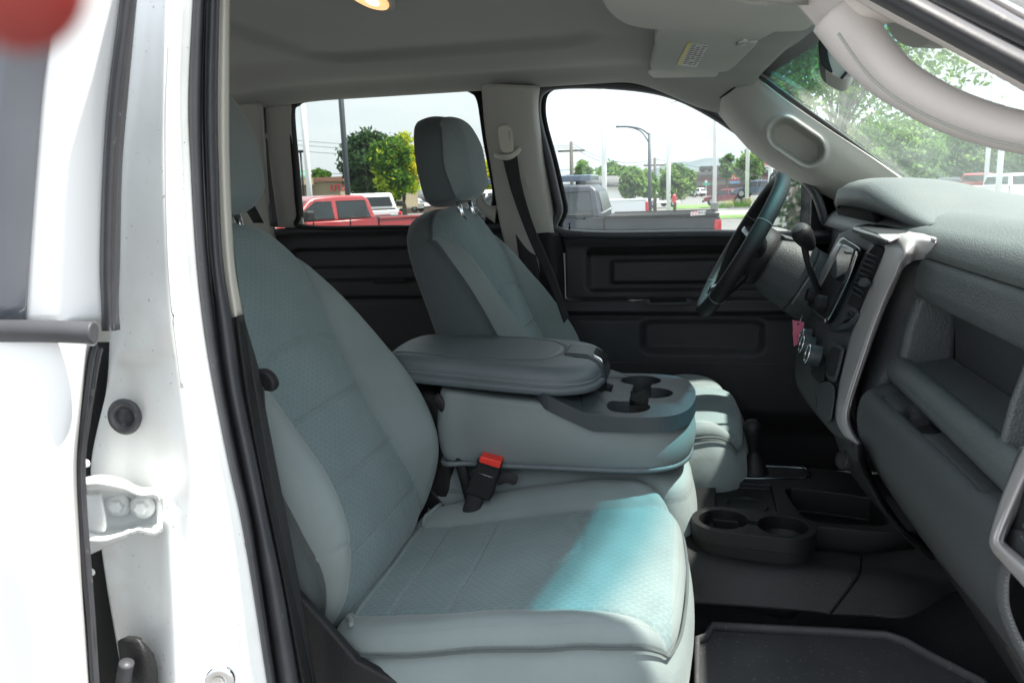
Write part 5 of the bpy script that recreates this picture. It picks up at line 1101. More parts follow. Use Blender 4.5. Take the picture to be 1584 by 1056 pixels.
band('seal_lobe', [(1250, -105), (1440, 0), (1584, 75), (1740, 150)], [(1155, -105), (1343, 0), (1584, 131), (1740, 214)], -.83, m_rub, rb)
band('seal_lobe', [(1340, -105), (1530, -2), (1584, 28), (1740, 110)], [(1256, -100), (1444, 2), (1584, 72), (1740, 148)], -.87, m_rub, rb)
skin('body_edge', [[(1360, -105, -.90), (1545, -4, -.90), (1610, 30, -.90), (1740, 95, -.90)], [(1345, -105, -.90), (1532, -2, -.90), (1600, 36, -.90), (1740, 110, -.90)]], m_sil, rb, n=20, nc=3)
skin('body_skin', [[(1400, -120, -.93), (1620, -30, -.93), (1760, 20, -.93)], [(1358, -107, -.92), (1545, -6, -.92), (1612, 28, -.92), (1760, 100, -.92)]], m_white, rb, n=20, nc=3)

# ---- opened rear door on the near side
od = thing('opened_rear_door', 'white rear passenger door standing open at the left edge, dark glass and grey belt moulding', 'car door', (-.8, -1.0, .8))
EX = [(185, -60), (182, 0), (163, 151), (156, 265), (153, 400), (155, 497)]
skin('window_frame', [[(96, -60, -1.0), (79, 0, -1.0), (65, 100, -1.0), (52, 250, -1.0), (41, 400, -1.0), (33, 500, -1.0)], [(140, -60, -.99), (130, 0, -.99), (115, 151, -.99), (104, 265, -.99), (98, 400, -.99), (95, 500, -.99)], [(x+9, y, -.965) for x, y in EX]], m_white, od, n=40, nc=10, solid=.01)
skin('window_glass', [[(-80, -60, -1.02), (-80, 200, -1.02), (-80, 510, -1.02)], [(100, -60, -1.003), (68, 100, -1.003), (54, 250, -1.003), (43, 400, -1.003), (36, 510, -1.003)]], mat('dark_door_glass', (.10, .11, .13), .08, coat=1., var=.25, vscale=3), od, n=16, nc=3, solid=.004)
skin('edge_seal', [[(188, -60, -.965), (184, 0, -.965), (165, 151, -.965), (157, 265, -.965), (152, 400, -.965), (155, 470, -.965), (157, 512, -.965)], [(200, -60, -.99), (198, 0, -.99), (180, 151, -.99), (172, 265, -.99), (168, 400, -.99), (169, 470, -.99), (170, 512, -.99)], [(216, -60, -.955), (212, 0, -.955), (198, 151, -.955), (189, 265, -.955), (186, 400, -.955), (184, 470, -.955), (186, 510, -.955)]], m_rub, od, n=50, nc=12, solid=.008)
MB().tube(cat([at(-60, 512, Y=-1.03), at(60, 512, Y=-1.025), at(146, 515, Y=-1.015)], 24), [.010]*24, r2=[.0115]*24, seg=16).build('belt_moulding', m_rub, od, bevel=.002)
skin('outer_panel', [[(-80, 520, -1.04), (-80, 800, -1.06), (-80, 1110, -1.05)], [(60, 520, -1.02), (40, 800, -1.045), (60, 1110, -1.03)], [(120, 520, -1.0), (98, 800, -1.02), (118, 1110, -1.01)], [(146, 520, -.985), (138, 545, -.985), (128, 640, -.985), (121, 720, -.985), (126, 830, -.985), (134, 950, -.985), (141, 1056, -.985), (146, 1110, -.985)]], m_white, od, n=60, nc=20, solid=.008)
skin('panel_cap', [[(-80, 497, -1.0), (146, 500, -.99)], [(-80, 530, -1.0), (146, 535, -.985)]], m_white, od, n=10, nc=3, solid=.005)
skin('edge_seal', [[(144, 536, -.975), (137, 560, -.98), (128, 640, -.98), (121, 720, -.98), (126, 830, -.98), (134, 950, -.98), (141, 1056, -.98), (146, 1110, -.98)], [(152, 534, -.985), (146, 560, -.99), (135, 640, -.99), (126, 720, -.99), (131, 830, -.99), (141, 950, -.99), (148, 1056, -.99), (152, 1110, -.99)], [(160, 540, -.955), (155, 560, -.96), (142, 640, -.96), (132, 720, -.96), (136, 830, -.96), (147, 950, -.96), (153, 1056, -.96), (158, 1110, -.96)]], m_rub, od, n=50, nc=10, solid=.006)

MB().box(-1.80, -.80, -1.12, -1.06, .72, 1.555).build('outer_panel', m_white, od, bevel=.01)  # unseen rear of door and quarter, added to darken the back of the cab
MB().box(-1.80, -.80, -1.10, -1.085, 1.555, 1.93).build('window_glass', bpy.data.materials['dark_door_glass'], od, smooth=False)
MB().box(-1.80, -.72, -1.11, -1.06, 1.93, 1.99).build('window_frame', m_white, od, bevel=.01)
MB().box(-2.06, -1.70, -.86, -.80, .70, 2.0).build('quarter_panel', m_white, cab, bevel=.01)
# ---- fingertip of the photographer close to the lens
fg = thing('person', 'reddish fingertip of the photographer, badly out of focus in the top left corner', 'person', CAM+ray(-30, -60)*.06)
D0 = .060
def fpt(px, py, d=D0): return CAM+ray(px, py)*d
P = cat([fpt(76, 24), fpt(0, -40, .0605), fpt(-150, -180, .063), fpt(-420, -380, .066)], 40)
rad = np.concatenate([[.0004, .0022, .0034, .0041, .0046, .0049, .0051], np.linspace(.0052, .0066, 33)])
P[:7] = [P[0]+(P[7]-P[0])*t for t in (0, .02, .07, .16, .28, .45, .7)]
MB().tube(P, rad, seg=32).build('finger', m_skin, fg)

# ================================================================== OUTDOORS
def zg(x, y):
    return -.17-.83*float(sstep(np.array(float(y)), 15, 44))
def gp_(px, D, dz=0): 
    p = at(px, 300, Y=D); return np.array([p[0], D, zg(p[0], D)+dz])
m_asph = mat('pale_asphalt', (.125, .124, .12), .9, bump=.4, bscale=60, var=.12, vscale=1.2)
m_conc = mat('concrete', (.20, .195, .18), .85, bump=.3, bscale=30, var=.1, vscale=2)
m_gras = mat('lawn_grass', (.09, .16, .035), .95, bump=1, bscale=30, var=.35, vscale=3)
m_dry = mat('dry_grass', (.36, .36, .10), .9, var=.2)
m_pole = mat('white_pole', (.72, .73, .73), .5)
m_bpole = mat('blue_pole', (.035, .045, .055), .5)
m_wood = mat('weathered_wood', (.10, .09, .08), .9, var=.2, stretch=(1, 1, .1))
m_tan = mat('tan_brick', (.20, .175, .145), .85, bump=.3, bscale=40, var=.08, vscale=4)
m_brk = mat('red_brick', (.15, .085, .075), .85, bump=.3, bscale=40, var=.12, vscale=4)
m_beig = mat('beige_stucco', (.26, .22, .15), .9, var=.06, vscale=1)
m_roof = mat('shingle_roof', (.10, .10, .10), .9, var=.15, vscale=3)
m_roofg = mat('green_roof', (.12, .26, .20), .7)
m_wind = mat('window_pane', (.04, .05, .06), .1, coat=1.)
m_signr = mat('sign_red', (.62, .05, .07), .5); m_signw = mat('sign_white', (.8, .8, .8), .5); m_signb = mat('sign_blue', (.25, .42, .62), .5)
m_signg = mat('sign_green', (.05, .42, .30), .5); m_yel = mat('sign_yellow', (.8, .55, .05), .5)
m_tyre = mat('tyre_rubber', (.02, .02, .02), .8); m_rimm = mat('wheel_alloy', (.45, .46, .48), .3, metal=.8)
m_carg = mat('vehicle_glass', (.012, .015, .017), .06, coat=.2, var=.2, vscale=2)
m_carg2 = mat('dusty_vehicle_glass', (.014, .019, .022), .15, coat=.1, var=.35, vscale=1.5)
P_RED = mat('red_car_paint', (.26, .022, .028), .3, coat=.8); P_WHT = mat('white_car_paint', (.72, .73, .74), .3, coat=.8)
P_GRY = mat('dark_grey_car_paint', (.017, .023, .033), .45, coat=.1, var=.12, vscale=2); P_CRI = mat('crimson_car_paint', (.20, .012, .028), .3, coat=.8); P_BLU = mat('blue_car_paint', (.07, .10, .15), .3, coat=.8)
# ground
xs = np.concatenate([np.linspace(-900, -60, 14), np.linspace(-50, 80, 40), np.linspace(95, 1200, 14)]); ys2 = np.concatenate([[-60, -20, -6], np.linspace(0, 60, 50), [75, 100, 160, 260, 500, 900, 1600, 2600]])
gr = MB().grid(np.array([[(x, y, zg(x, y)) for y in ys2] for x in xs])).build('parking_lot', m_asph); kind(gr, 'structure')
def sheet(name, pts, m, dz, k='structure'):
    """flat ground patch between px columns at given depths; follows the ground"""
    b = MB(); L = cat(pts, 40, closed=True) if len(pts) > 4 else lin(list(pts)+[pts[0]], 41)[:-1]
    c = L.mean(0); G = np.array([[(c+(p-c)*t) for p in L] for t in (1., .66, .33, .01)])
    V = np.array([[(q[0], q[1], zg(q[0], q[1])+dz) for q in r_] for r_ in G]); o = b.grid(V, cv=True).build(name, m, None); kind(o, k); return o
def gxy(px, D): p = at(px, 300, Y=D); return (p[0], D)
sheet('lawn', [gxy(560, 34), gxy(700, 34), gxy(760, 60), gxy(560, 60)], m_gras, .02)
sheet('road', [gxy(700, 74), gxy(1300, 74), gxy(1330, 60), gxy(700, 60)], m_conc, .012)
sheet('planting_strip', [gxy(1060, 64), gxy(1260, 64), gxy(1260, 58), gxy(1050, 58)], m_gras, .03)
sheet('lawn', [gxy(1040, 96), gxy(1110, 96), gxy(1110, 82), gxy(1030, 82)], m_gras, .03)
sheet('lawn', [gxy(1400, 66), gxy(1640, 66), gxy(1640, 60), gxy(1400, 60)], m_gras, .03)
# distant hills
b = MB(); G = []
for i, pxx in enumerate(np.linspace(300, 1750, 120)):
    t = np.interp(pxx, [300, 840, 930, 980, 1010, 1045, 1075, 1130, 1200, 1260, 1400, 1750], [296, 286, 280, 268, 262, 250, 247, 244, 252, 262, 275, 275])+2.0*math.sin(pxx*.09)+1.3*math.sin(pxx*.23)
    top = at(pxx, t, Y=1500); G.append([(top[0]*.8, 1150, -1.5), (top[0]*.9, 1350, top[2]*.55), tuple(top), (top[0]*1.1, 1700, top[2]*.3)])
hills = b.grid(np.array(G)).build('hills', mat('sage_hill', (.085, .11, .12), 1., var=.12, vscale=.01)); kind(hills, 'structure')

# ---- vehicles
def prism2(b, prof_, y0, y1, inset=0., zref=None):
    """profile (x, z) between two sides; points above zref lean inwards"""
    def yy(z, s): return s-(math.copysign(inset, s)*max(0, z-zref) if zref is not None else 0)
    A = [(x, yy(z, y0), z) for x, z in prof_]; B_ = [(x, yy(z, y1), z) for x, z in prof_]; n = len(A)
    b.add(A+B_, [tuple(range(n)), tuple(range(2*n-1, n-1, -1))]+[(i, n+i, n+(i+1) % n, (i+1) % n) for i in range(n)]); return b
def place(name, b, m, root, Mx, **k):
    me = b.mesh(name); bm = bmesh.new(); bm.from_mesh(me); bmesh.ops.recalc_face_normals(bm, faces=bm.faces); bm.to_mesh(me); bm.free()
    me.transform(Mx); return link(name, me, m, root, **k)
def vehicle(name, label, cat_, px, D, head, paint, style='pickup', zoff=0., L=5.5, W=1.95, H=1.88, group=None, glassm=None, anchor=0., zabs=None, tail_only=False):
    """head: heading angle from +X; px, D: where its middle stands"""
    p = gp_(px, D); p[2] = (p[2]+zoff) if zabs is None else zabs
    root = thing(name, label, cat_, tuple(p), group)
    Mx = Matrix.Translation(Vector(p)) @ Matrix.Rotation(head, 4, 'Z') @ Matrix.Translation(Vector((-anchor, 0, 0)))
    gm = glassm or m_carg; h = L/2; w = W/2; belt = H*(.70 if style == 'pickup' else .60); lo = .42
    if style == 'pickup':
        cabr = -h+L*.335; body = [(-h+.02, lo+.08), (-h, belt-.02), (cabr-.02, belt), (cabr-.02, belt), (h-L*.245, belt+.02), (h-.25, belt-.10), (h-.02, belt-.25), (h, lo+.05), (h-.1, lo-.05), (-h+.1, lo-.02)]
        gh = [(cabr, belt-.02), (cabr+.10, H-.10), (cabr+.22, H-.02), (cabr+.9, H), (h-L*.36, H-.03), (h-L*.33, H-.09), (h-L*.22, belt+.0)]
    elif style == 'suv':
        body = [(-h+.02, lo+.05), (-h, belt), (h-L*.26, belt+.02), (h-.25, belt-.12), (h, belt-.3), (h, lo), (-h+.1, lo-.03)]
        gh = [(-h+.06, belt-.02), (-h+.28, H-.12), (-h+.5, H-.01), (h-L*.42, H-.02), (h-L*.38, H-.08), (h-L*.24, belt)]
    else:
        body = [(-h+.02, lo), (-h, belt-.02), (-h+.5, belt+.02), (h-L*.25, belt), (h-.2, belt-.16), (h, belt-.3), (h, lo-.1), (-h+.1, lo-.1)]
        gh = [(-h+.45, belt-.02), (-h+1.15, H-.06), (-h+1.6, H), (h-L*.46, H-.02), (h-L*.40, H-.07), (h-L*.25, belt)]
    place('body', prism2(MB(), body, -w, w, .06, belt-.35), paint, root, Mx, bevel=.05)
    ins = .30
    place('cab', prism2(MB(), gh, -w+.03, w-.03, ins, belt-.02), paint, root, Mx, bevel=.06)
    # side glass, front and rear
    xs_ = [q[0] for q in gh]; x0, x1 = gh[0][0], gh[-1][0]
    def sideglass(xa, xb, za, zb_, sl, sr):
        for s in (-1, 1):
            Y0 = lambda z: s*(w-.03+.004-ins*(z-belt+.02)); q = [(xa+sl*0, Y0(za), za), (xb, Y0(za), za), (xb-sr, Y0(zb_), zb_), (xa+sl, Y0(zb_), zb_)]
            b = MB(); b.prism(q, (0, s*.006, 0)); place('side_window', b, gm, root, Mx, smooth=False)
            fr_ = MB(); fr_.tube(q, .014, seg=6, closed=True); place('window_trim', fr_, m_blk, root, Mx)
    zt, zb2 = H-.13, belt+.05
    if style == 'pickup': mid = (x0+x1)/2-.05; sideglass(x0+.16, mid-.04, zb2, zt, .06, 0.02); sideglass(mid+.06, x1-.08, zb2, zt, 0.0, .58)
    elif style == 'suv': sideglass(x0+.2, x0+.95, zb2, zt, .14, .04); sideglass(x0+1.05, x0+1.95, zb2, zt, .0, .0); sideglass(x0+2.05, x1-.1, zb2, zt, 0, .5)
    else: mid = (x0+x1)/2; sideglass(x0+.25, mid-.04, zb2, zt-.02, .42, 0); sideglass(mid+.04, x1-.1, zb2, zt-.02, 0, .5)
    def quadglass(pts, nm):
        b = MB(); b.prism(pts, (0, 0, .004)); place(nm, b, gm, root, Mx, smooth=False)
    a, c = np.array([gh[-1][0]+.008, 0, belt+.03]), np.array([gh[-2][0]+.010, 0, H-.10])
    wy = lambda z: w-.10-ins*(z-belt)
    quadglass([(a[0], -wy(a[2]), a[2]), (a[0], wy(a[2]), a[2]), (c[0], wy(c[2]), c[2]), (c[0], -wy(c[2]), c[2])], 'windscreen')
    a, c = np.array([gh[0][0]-.008+.012, 0, belt+.08]), np.array([gh[1][0]-.010, 0, H-.14])
    b = MB(); b.prism([(a[0], -wy(a[2])+.05, a[2]), (a[0], wy(a[2])-.05, a[2]), (c[0], wy(c[2])-.05, c[2]), (c[0], -wy(c[2])+.05, c[2])], (-.006, 0, 0)); place('rear_window', b, gm, root, Mx, smooth=False)
    if style == 'pickup':
        b = MB(); b.box(-h+.08, cabr-.08, -w+.12, w-.12, belt-.01, belt+.006); place('bed_opening', b, m_void, root, Mx, smooth=False)
        for s in (-1, 1):
            b = MB(); b.box(-h+.02, cabr-.04, s*w*.965-.04, s*w*.965+.04, belt-.02, belt+.025); place('bed_rail', b, m_blk if paint is P_GRY else paint, root, Mx, bevel=.01)
        b = MB(); b.box(cabr-.035, cabr-.012, -w-.002, w+.002, lo, belt+.004); place('bed_gap', b, m_void, root, Mx, smooth=False)
    r = .39 if style != 'sedan' else .32
    for xx in (h-.95, -h+1.15):
        for s in (-1, 1):
            b = MB(); b.lathe([(0, 0), (r+.09, 0), (r+.09, -.012), (0, -.012)], (xx, s*(w+.008-.03), r), (0, -s, 0), 28); place('wheel_arch', b, m_void, root, Mx)
            b = MB(); b.lathe([(r*.62, .0), (r*.95, .0), (r, -.04), (r, -.2), (0, -.2)], (xx, s*(w+.03), r), (0, s, 0), 28); t_ = place('wheel', b, m_tyre, root, Mx)
            b = MB(); b.lathe([(0, .0), (r*.3, .01), (r*.55, -.01), (r*.64, .004), (r*.64, -.05)], (xx, s*(w+.028), r), (0, s, 0), 20); place('wheel_rim', b, m_rimm, t_, Mx)
    for s in (-1, 1):
        b = MB(); b.box(-h-.012, -h+.10, s*(w-.02)-.09, s*(w-.02)+.035, belt-.52 if style == 'pickup' else belt-.3, belt-.08); place('tail_light', b, m_redl, root, Mx, bevel=.02)
        b = MB(); b.box(h-.14, h+.01, s*(w-.02)-.22, s*(w-.02)+.02, belt-.42, belt-.24); place('headlight', b, m_chr, root, Mx, bevel=.02)
        b = MB(); b.box(gh[-1][0]-.42, gh[-1][0]-.22, s*(w+.02), s*(w+.28), belt+.02, belt+.24); place('door_mirror', b, m_blk, root, Mx, bevel=.05)
        for k in (1, 2):
            xx = x0+(x1-x0)*(.42*k); b = MB(); b.box(xx-.1, xx+.1, s*(w-.002), s*(w+.03), belt-.16, belt-.12); place('door_handle', b, paint if paint is not P_GRY else m_chrd, root, Mx, bevel=.01)
            b = MB(); b.box(xx-.19, xx-.178, s*(w-.03) if s < 0 else s*(w-.05), s*(w+.002) if s > 0 else s*(w+.002), lo+.1, belt); place('door_gap', b, m_void, root, Mx, smooth=False)
    b = MB(); b.box(-h-.08, -h+.05, -w+.05, w-.05, lo-.1, lo+.10); place('rear_bumper', b, m_chr if style == 'pickup' else m_blk, root, Mx, bevel=.03)
    b = MB(); b.box(h-.05, h+.05, -w+.05, w-.05, lo-.1, lo+.12); place('front_bumper', b, m_blk, root, Mx, bevel=.03)
    b = MB(); b.box(h-.02, h+.012, -w+.32, w-.32, belt-.44, belt-.2); place('grille', b, m_blk, root, Mx, bevel=.01)
    root['Mx'] = 0; del root['Mx']
    return root, Mx, belt
# black pickup in the next row
Dk = 12.8; zr_ = at(880, 285, Y=Dk-.8)[2]
rt, Mx, belt = vehicle('parked_pickup', 'dark grey four-door pickup with roof light bar parked beyond the driver window', 'pickup truck', 1112, Dk, math.pi, P_GRY, L=5.7, anchor=-2.85, zabs=zr_-1.88, glassm=m_carg2)
b = MB(); b.box(-.72, 1.1, -.62, .62, 1.92, 2.03); place('light_bar', b, P_BLU, rt, Mx, bevel=.02)
for xx in (-.5, .7): b = MB(); b.box(xx, xx+.06, -.5, .5, 1.86, 1.94); place('bar_mount', b, m_blk, rt, Mx)
def text_mesh(name, txt, size, m, parent, Mw, ext=.004):
    c = bpy.data.curves.new(name, 'FONT'); c.body = txt; c.size = size; c.extrude = ext; c.align_x = 'CENTER'; c.align_y = 'CENTER'; c.resolution_u = 3
    o = bpy.data.objects.new('tmp', c); S.collection.objects.link(o); dg = bpy.context.evaluated_depsgraph_get(); me = bpy.data.meshes.new_from_object(o.evaluated_get(dg)); bpy.data.objects.remove(o, do_unlink=True)
    me.transform(Mw); return link(name, me, m, parent, smooth=False)
FACE = Matrix.Rotation(R(90), 4, 'X')         # text plane facing -Y
def tpos(px, py, D): return Matrix.Translation(Vector(at(px, py, Y=D))) @ FACE
yS = Dk-.985
dcl = MB().prism([at(1069, 327, Y=yS), at(1092, 325, Y=yS), at(1091, 332, Y=yS), at(1068, 334, Y=yS)], (0, -.004, 0)).build('decal', m_signw, rt, smooth=False)
text_mesh('decal_print', 'Z71', .085, m_signr, dcl, tpos(1076, 330, yS-.01), .002); text_mesh('decal_print', '4X4', .065, m_bpole, dcl, tpos(1086, 329, yS-.01), .002)
# bright trim under the rear side glass, curving up
MB().tube(cat([at(868, 340, Y=yS+.12), at(905, 337, Y=yS+.12), at(930, 330, Y=yS+.12), at(946, 322, Y=yS+.14)], 20), .012, seg=8).build('window_chrome', m_chr, rt)
# red pickup nose-on to the left, white pickup behind it
vehicle('parked_pickup', 'red pickup with dusty windscreen parked beyond the tinted rear window', 'pickup truck', 500, 15, R(235), P_RED, L=4.7, W=1.85, H=1.78, glassm=m_carg2, zabs=at(545, 301, Y=14.5)[2]-1.78)
vehicle('parked_pickup', 'white pickup seen from behind between the red pickup and the green tree', 'pickup truck', 572, 27, R(112), P_WHT, L=5.6, zabs=at(575, 298, Y=27)[2]-1.9)
vehicle('parked_suv', 'white car partly hidden behind the driver headrest', 'car', 752, 24, R(181), P_WHT, 'suv', L=4.5, W=1.85, H=1.65, zabs=at(750, 293, Y=24)[2]-1.65)
vehicle('distant_car', 'small white sedan on the far road left of the driver headrest', 'car', 631, 85, R(175), P_WHT, 'sedan', L=4.5, W=1.8, H=1.45, zabs=at(631, 327, Y=85)[2])
vehicle('distant_pickup', 'white pickup tail with red lamp just above the dark grey pickup bed', 'pickup truck', 1002, 33, R(183), P_WHT, L=5.6, zabs=at(985, 308, Y=33)[2]-1.33, anchor=-2.8)
vehicle('distant_car', 'silver white sedan parked behind the curved street lamp pole', 'car', 1020, 88, R(215), P_WHT, 'sedan', L=4.6, W=1.8, H=1.45, zabs=at(1022, 319, Y=88)[2])
vehicle('distant_car', 'small white hatchback in front of the tan brick building', 'car', 1074, 140, R(140), P_WHT, 'suv', L=4.0, W=1.7, H=1.4, zabs=at(1074, 304, Y=140)[2])
vehicle('distant_suv', 'crimson red suv driving left behind the white lamp poles', 'suv', 1124, 84, R(174), P_CRI, 'suv', L=4.6, W=1.85, H=1.6, zabs=at(1124, 317, Y=84)[2])
vehicle('distant_car', 'dark blue car behind the crimson suv', 'car', 1172, 80, R(160), P_BLU, 'suv', L=4.5, W=1.8, H=1.6, zabs=at(1172, 305, Y=80)[2])
vehicle('distant_suv', 'dark grey suv parked under the trees beyond the windscreen', 'suv', 1466, 62, R(255), P_GRY, 'suv', L=4.6, W=1.85, H=1.6, zabs=at(1466, 309, Y=62)[2])
vehicle('distant_car', 'grey car beside the dark suv beyond the windscreen', 'car', 1425, 66, R(250), P_BLU, 'sedan', L=4.6, W=1.85, H=1.5, zabs=at(1430, 306, Y=66)[2])
vehicle('distant_car', 'small white car between the dark suv and the red pickup', 'car', 1484, 72, R(240), P_WHT, 'sedan', L=4.4, W=1.8, H=1.45, zabs=at(1484, 302, Y=72)[2])
vehicle('distant_pickup', 'red and white pickup tail beyond the windscreen', 'pickup truck', 1512, 58, R(60), P_RED, L=5.2, zabs=at(1512, 312, Y=58)[2])
vehicle('distant_pickup', 'white pickup at the right edge beyond the windscreen', 'pickup truck', 1566, 42, R(20), P_WHT, L=5.7, zabs=at(1560, 329, Y=42)[2])

# ---- poles and lamps
def pole(name, label, cat_, px, D, ytop, r, m, base=True, arm=None, head=None, group='white lamp poles of the car lot', r1=None, pyb=None, zb=None):
    p = gp_(px, D)
    if pyb is not None: q = at(px, pyb, Y=D); p = np.array([q[0], D, q[2]])
    zt = at(px, ytop, Y=D)[2]; root = thing(name, label, cat_, tuple(p), group)
    MB().tube([p, p+np.array([0, 0, (zt-p[2])*.5]), np.array([p[0], D, zt])], [r, (r+(r1 or r))/2, r1 or r], seg=10).build('pole_shaft', m, root)
    if base: MB().box(p[0]-base, p[0]+base, D-base, D+base, p[2]-.02, p[2]+base*2.4).build('concrete_base', m_conc, root, bevel=.04)
    if arm:
        MB().tube(cat([np.array([p[0], D, zt-.1]), np.array([p[0]+arm*.5, D, zt+.05]), np.array([p[0]+arm, D, zt+.08])], 10), r*.5, seg=8).build('lamp_arm', m, root)
        MB().box(p[0]+arm-.1 if arm > 0 else p[0]+arm-.45, p[0]+arm+.45 if arm > 0 else p[0]+arm+.1, D-.16, D+.16, zt+.0, zt+.11).build('lamp_head', m, root, bevel=.03)
    return root
pole('lamp_post', 'white lamp pole at the left end of the tinted rear window', 'lamp post', 479, 26, 60, .10, m_pole, False, group='white lamp poles of the car lot')
pole('flag_pole', 'tall dark blue pole left of the evergreen tree', 'pole', 538, 24, 40, .09, m_bpole, False, group=None)
pole('lamp_post', 'white lamp pole rising behind the dark grey pickup roof', 'lamp post', 935, 50, 131, .16, m_pole, False, 2.0)
pole('lamp_post', 'white lamp pole with a single arm right of the curved street lamp', 'lamp post', 1034, 60, 157, .16, m_pole, False, 1.6)
pole('lamp_post', 'white lamp pole on concrete foot in front of the crimson suv nose', 'lamp post', 1105, 52, 60, .13, m_pole, .24, pyb=327)
pole('lamp_post', 'white lamp pole on concrete foot in front of the crimson suv tail', 'lamp post', 1155, 60, 60, .14, m_pole, .27, pyb=320)
pole('lamp_post', 'thin white pole before the red lettered sign', 'lamp post', 1192, 45, 150, .08, m_pole, False)
pole('lamp_post', 'white lamp pole amid the trees beyond the windscreen', 'lamp post', 1437, 66, 206, .14, m_pole, .25, -.6, pyb=306)
pole('lamp_post', 'white lamp pole on a square foot left of the other seen through the windscreen', 'lamp post', 1522, 50, 60, .12, m_pole, .28, pyb=321)
pole('lamp_post', 'white lamp pole on the largest square foot at the right edge', 'lamp post', 1541, 38, 113, .12, m_pole, .33, -1.0, pyb=333)
def curved_lamp():
    D = 42; p = gp_(1005, D); zt = at(1003, 206, Y=D)[2]; root = thing('street_lamp', 'dark street lamp with long arm curving left over the road', 'street lamp', tuple(p))
    MB().tube([p, np.array([p[0], D, zt])], [.12, .08], seg=10).build('pole_shaft', m_bpole, root)
    MB().tube(cat([np.array([p[0], D, zt-.1]), at(992, 200, Y=D), at(975, 196.5, Y=D), at(957, 196, Y=D)], 20), .045, seg=8).build('lamp_arm', m_bpole, root)
    MB().tube(cat([np.array([p[0], D, zt-.55]), at(994, 206, Y=D), at(982, 199, Y=D), at(972, 197, Y=D)], 16), .03, seg=8).build('arm_brace', m_bpole, root)
    MB().tube([at(962, 196, Y=D), at(953, 196.3, Y=D)], .09, r2=.05, seg=10).build('lamp_head', m_bpole, root)
curved_lamp()
def utility(px, D, yt, w_, label):
    p = gp_(px, D); zt = at(px, yt, Y=D)[2]; root = thing('utility_pole', label, 'utility pole', tuple(p), 'wooden utility poles')
    MB().tube([p, np.array([p[0], D, zt])], [.17, .12], seg=8).build('pole_shaft', m_wood, root)
    MB().box(p[0]-w_, p[0]+w_, D-.06, D+.06, zt-.75, zt-.6).build('cross_arm', m_wood, root)
    return np.array([p[0], D, zt])
u1 = utility(885, 60, 219, 1.0, 'wooden utility pole left of the lamp poles above the dark pickup'); u2 = utility(1013, 75, 244, 1.0, 'wooden utility pole behind the curved street lamp'); u3 = utility(300, 60, 190, 1.1, 'wooden utility pole beyond the rear window edge, mostly hidden')
p = gp_(470, 50); zt = at(470, 236, Y=50)[2]; rt2 = thing('street_lamp', 'thin dark double headed lamp before the beige building', 'street lamp', tuple(p)); MB().tube([p, np.array([p[0], 50, zt])], .07, seg=8).build('pole_shaft', m_blk, rt2); MB().box(p[0]-.45, p[0]+.25, 49.9, 50.1, zt, zt+.16).build('lamp_head', m_blk, rt2, bevel=.02)
wi = thing('power_line', 'thin overhead power lines crossing the pale sky', 'power line', tuple(u1))
for (a, b_, s_) in [((300, 199, 60), (885, 225, 60), .7), ((300, 205, 60), (885, 228, 60), .8), ((300, 214, 60), (885, 232, 60), .9), ((300, 243, 60), (885, 262, 60), 1.), ((300, 250, 60), (885, 270, 60), 1.3), ((885, 222, 60), (1013, 246, 75), .8), ((885, 227, 60), (1013, 249, 75), .9), ((1013, 246, 75), (1500, 262, 75), 1.2)]:
    A_ = at(a[0], a[1], Y=a[2]); B_ = at(b_[0], b_[1], Y=b_[2]); MB().tube([A_+(B_-A_)*t-np.array([0, 0, s_*4*t*(1-t)]) for t in np.linspace(0, 1, 24)], .016, seg=5).build('wire', m_blk, wi)

# ---- buildings
def bbox(name, px0, px1, py0, py1, D, depth, m, root, **k):
    a = at(px0, py0, Y=D); c = at(px1, py1, Y=D); return MB().box(a[0], c[0], D, D+depth, min(c[2], a[2]), max(a[2], c[2])).build(name, m, root, smooth=False, **k)
def bld(name, label, px, D): return thing(name, label, 'building', tuple(gp_(px, D)))
b1 = bld('beige_building', 'beige flat roofed building with red letters beyond the red pickup', 480, 62)
bbox('wall', 430, 529, 279, 330, 62, 20, m_beig, b1); bbox('coping', 428, 531, 277, 280, 61.8, 20.4, mat('coping', (.35, .18, .12), .8), b1); bbox('canopy', 430, 470, 277, 286, 60, 4, m_beig, b1)
text_mesh('sign_letters', 'UTZ', .75, m_signr, b1, tpos(523, 291, 61.9), .05)
MB().prism([at(430, 277, Y=63), at(474, 277, Y=63), at(470, 263, Y=66), at(430, 263, Y=66)], (0, .3, 0)).build('green_roof', m_roofg, b1)
for pxx in (455, 463): bbox('window', pxx, pxx+4, 292, 303, 61.95, .1, m_wind, b1)
b2 = bld('brown_building', 'low brown building with grey roof behind the yellow-green tree', 690, 95)
bbox('wall', 622, 780, 312, 330, 95, 12, mat('brown_wall', (.24, .17, .13), .9), b2); MB().prism([at(620, 312, Y=94.5), at(785, 312, Y=94.5), at(775, 299, Y=98), at(640, 299, Y=98)], (0, .4, 0)).build('roof', m_roof, b2); bbox('notice_board', 614, 623, 315, 325, 88, .3, m_signw, b2)
b3 = bld('tan_building', 'tan and red brick commercial building with red sign behind the crimson suv', 1110, 152)
bbox('wall', 1064, 1160, 268, 290, 152, 25, m_tan, b3); bbox('brick_base', 1063.5, 1160.5, 288, 312, 151.9, 25, m_brk, b3); bbox('parapet', 1063, 1161, 266.4, 268.5, 151.7, 25.6, m_conc, b3); bbox('string_course', 1063.6, 1160.4, 276, 276.6, 151.85, .2, m_brk, b3)
bbox('sign_panel', 1129, 1145, 271, 279, 151.6, .3, m_signr, b3); bbox('sign_panel', 1129, 1145, 280, 284, 151.6, .3, m_signb, b3)
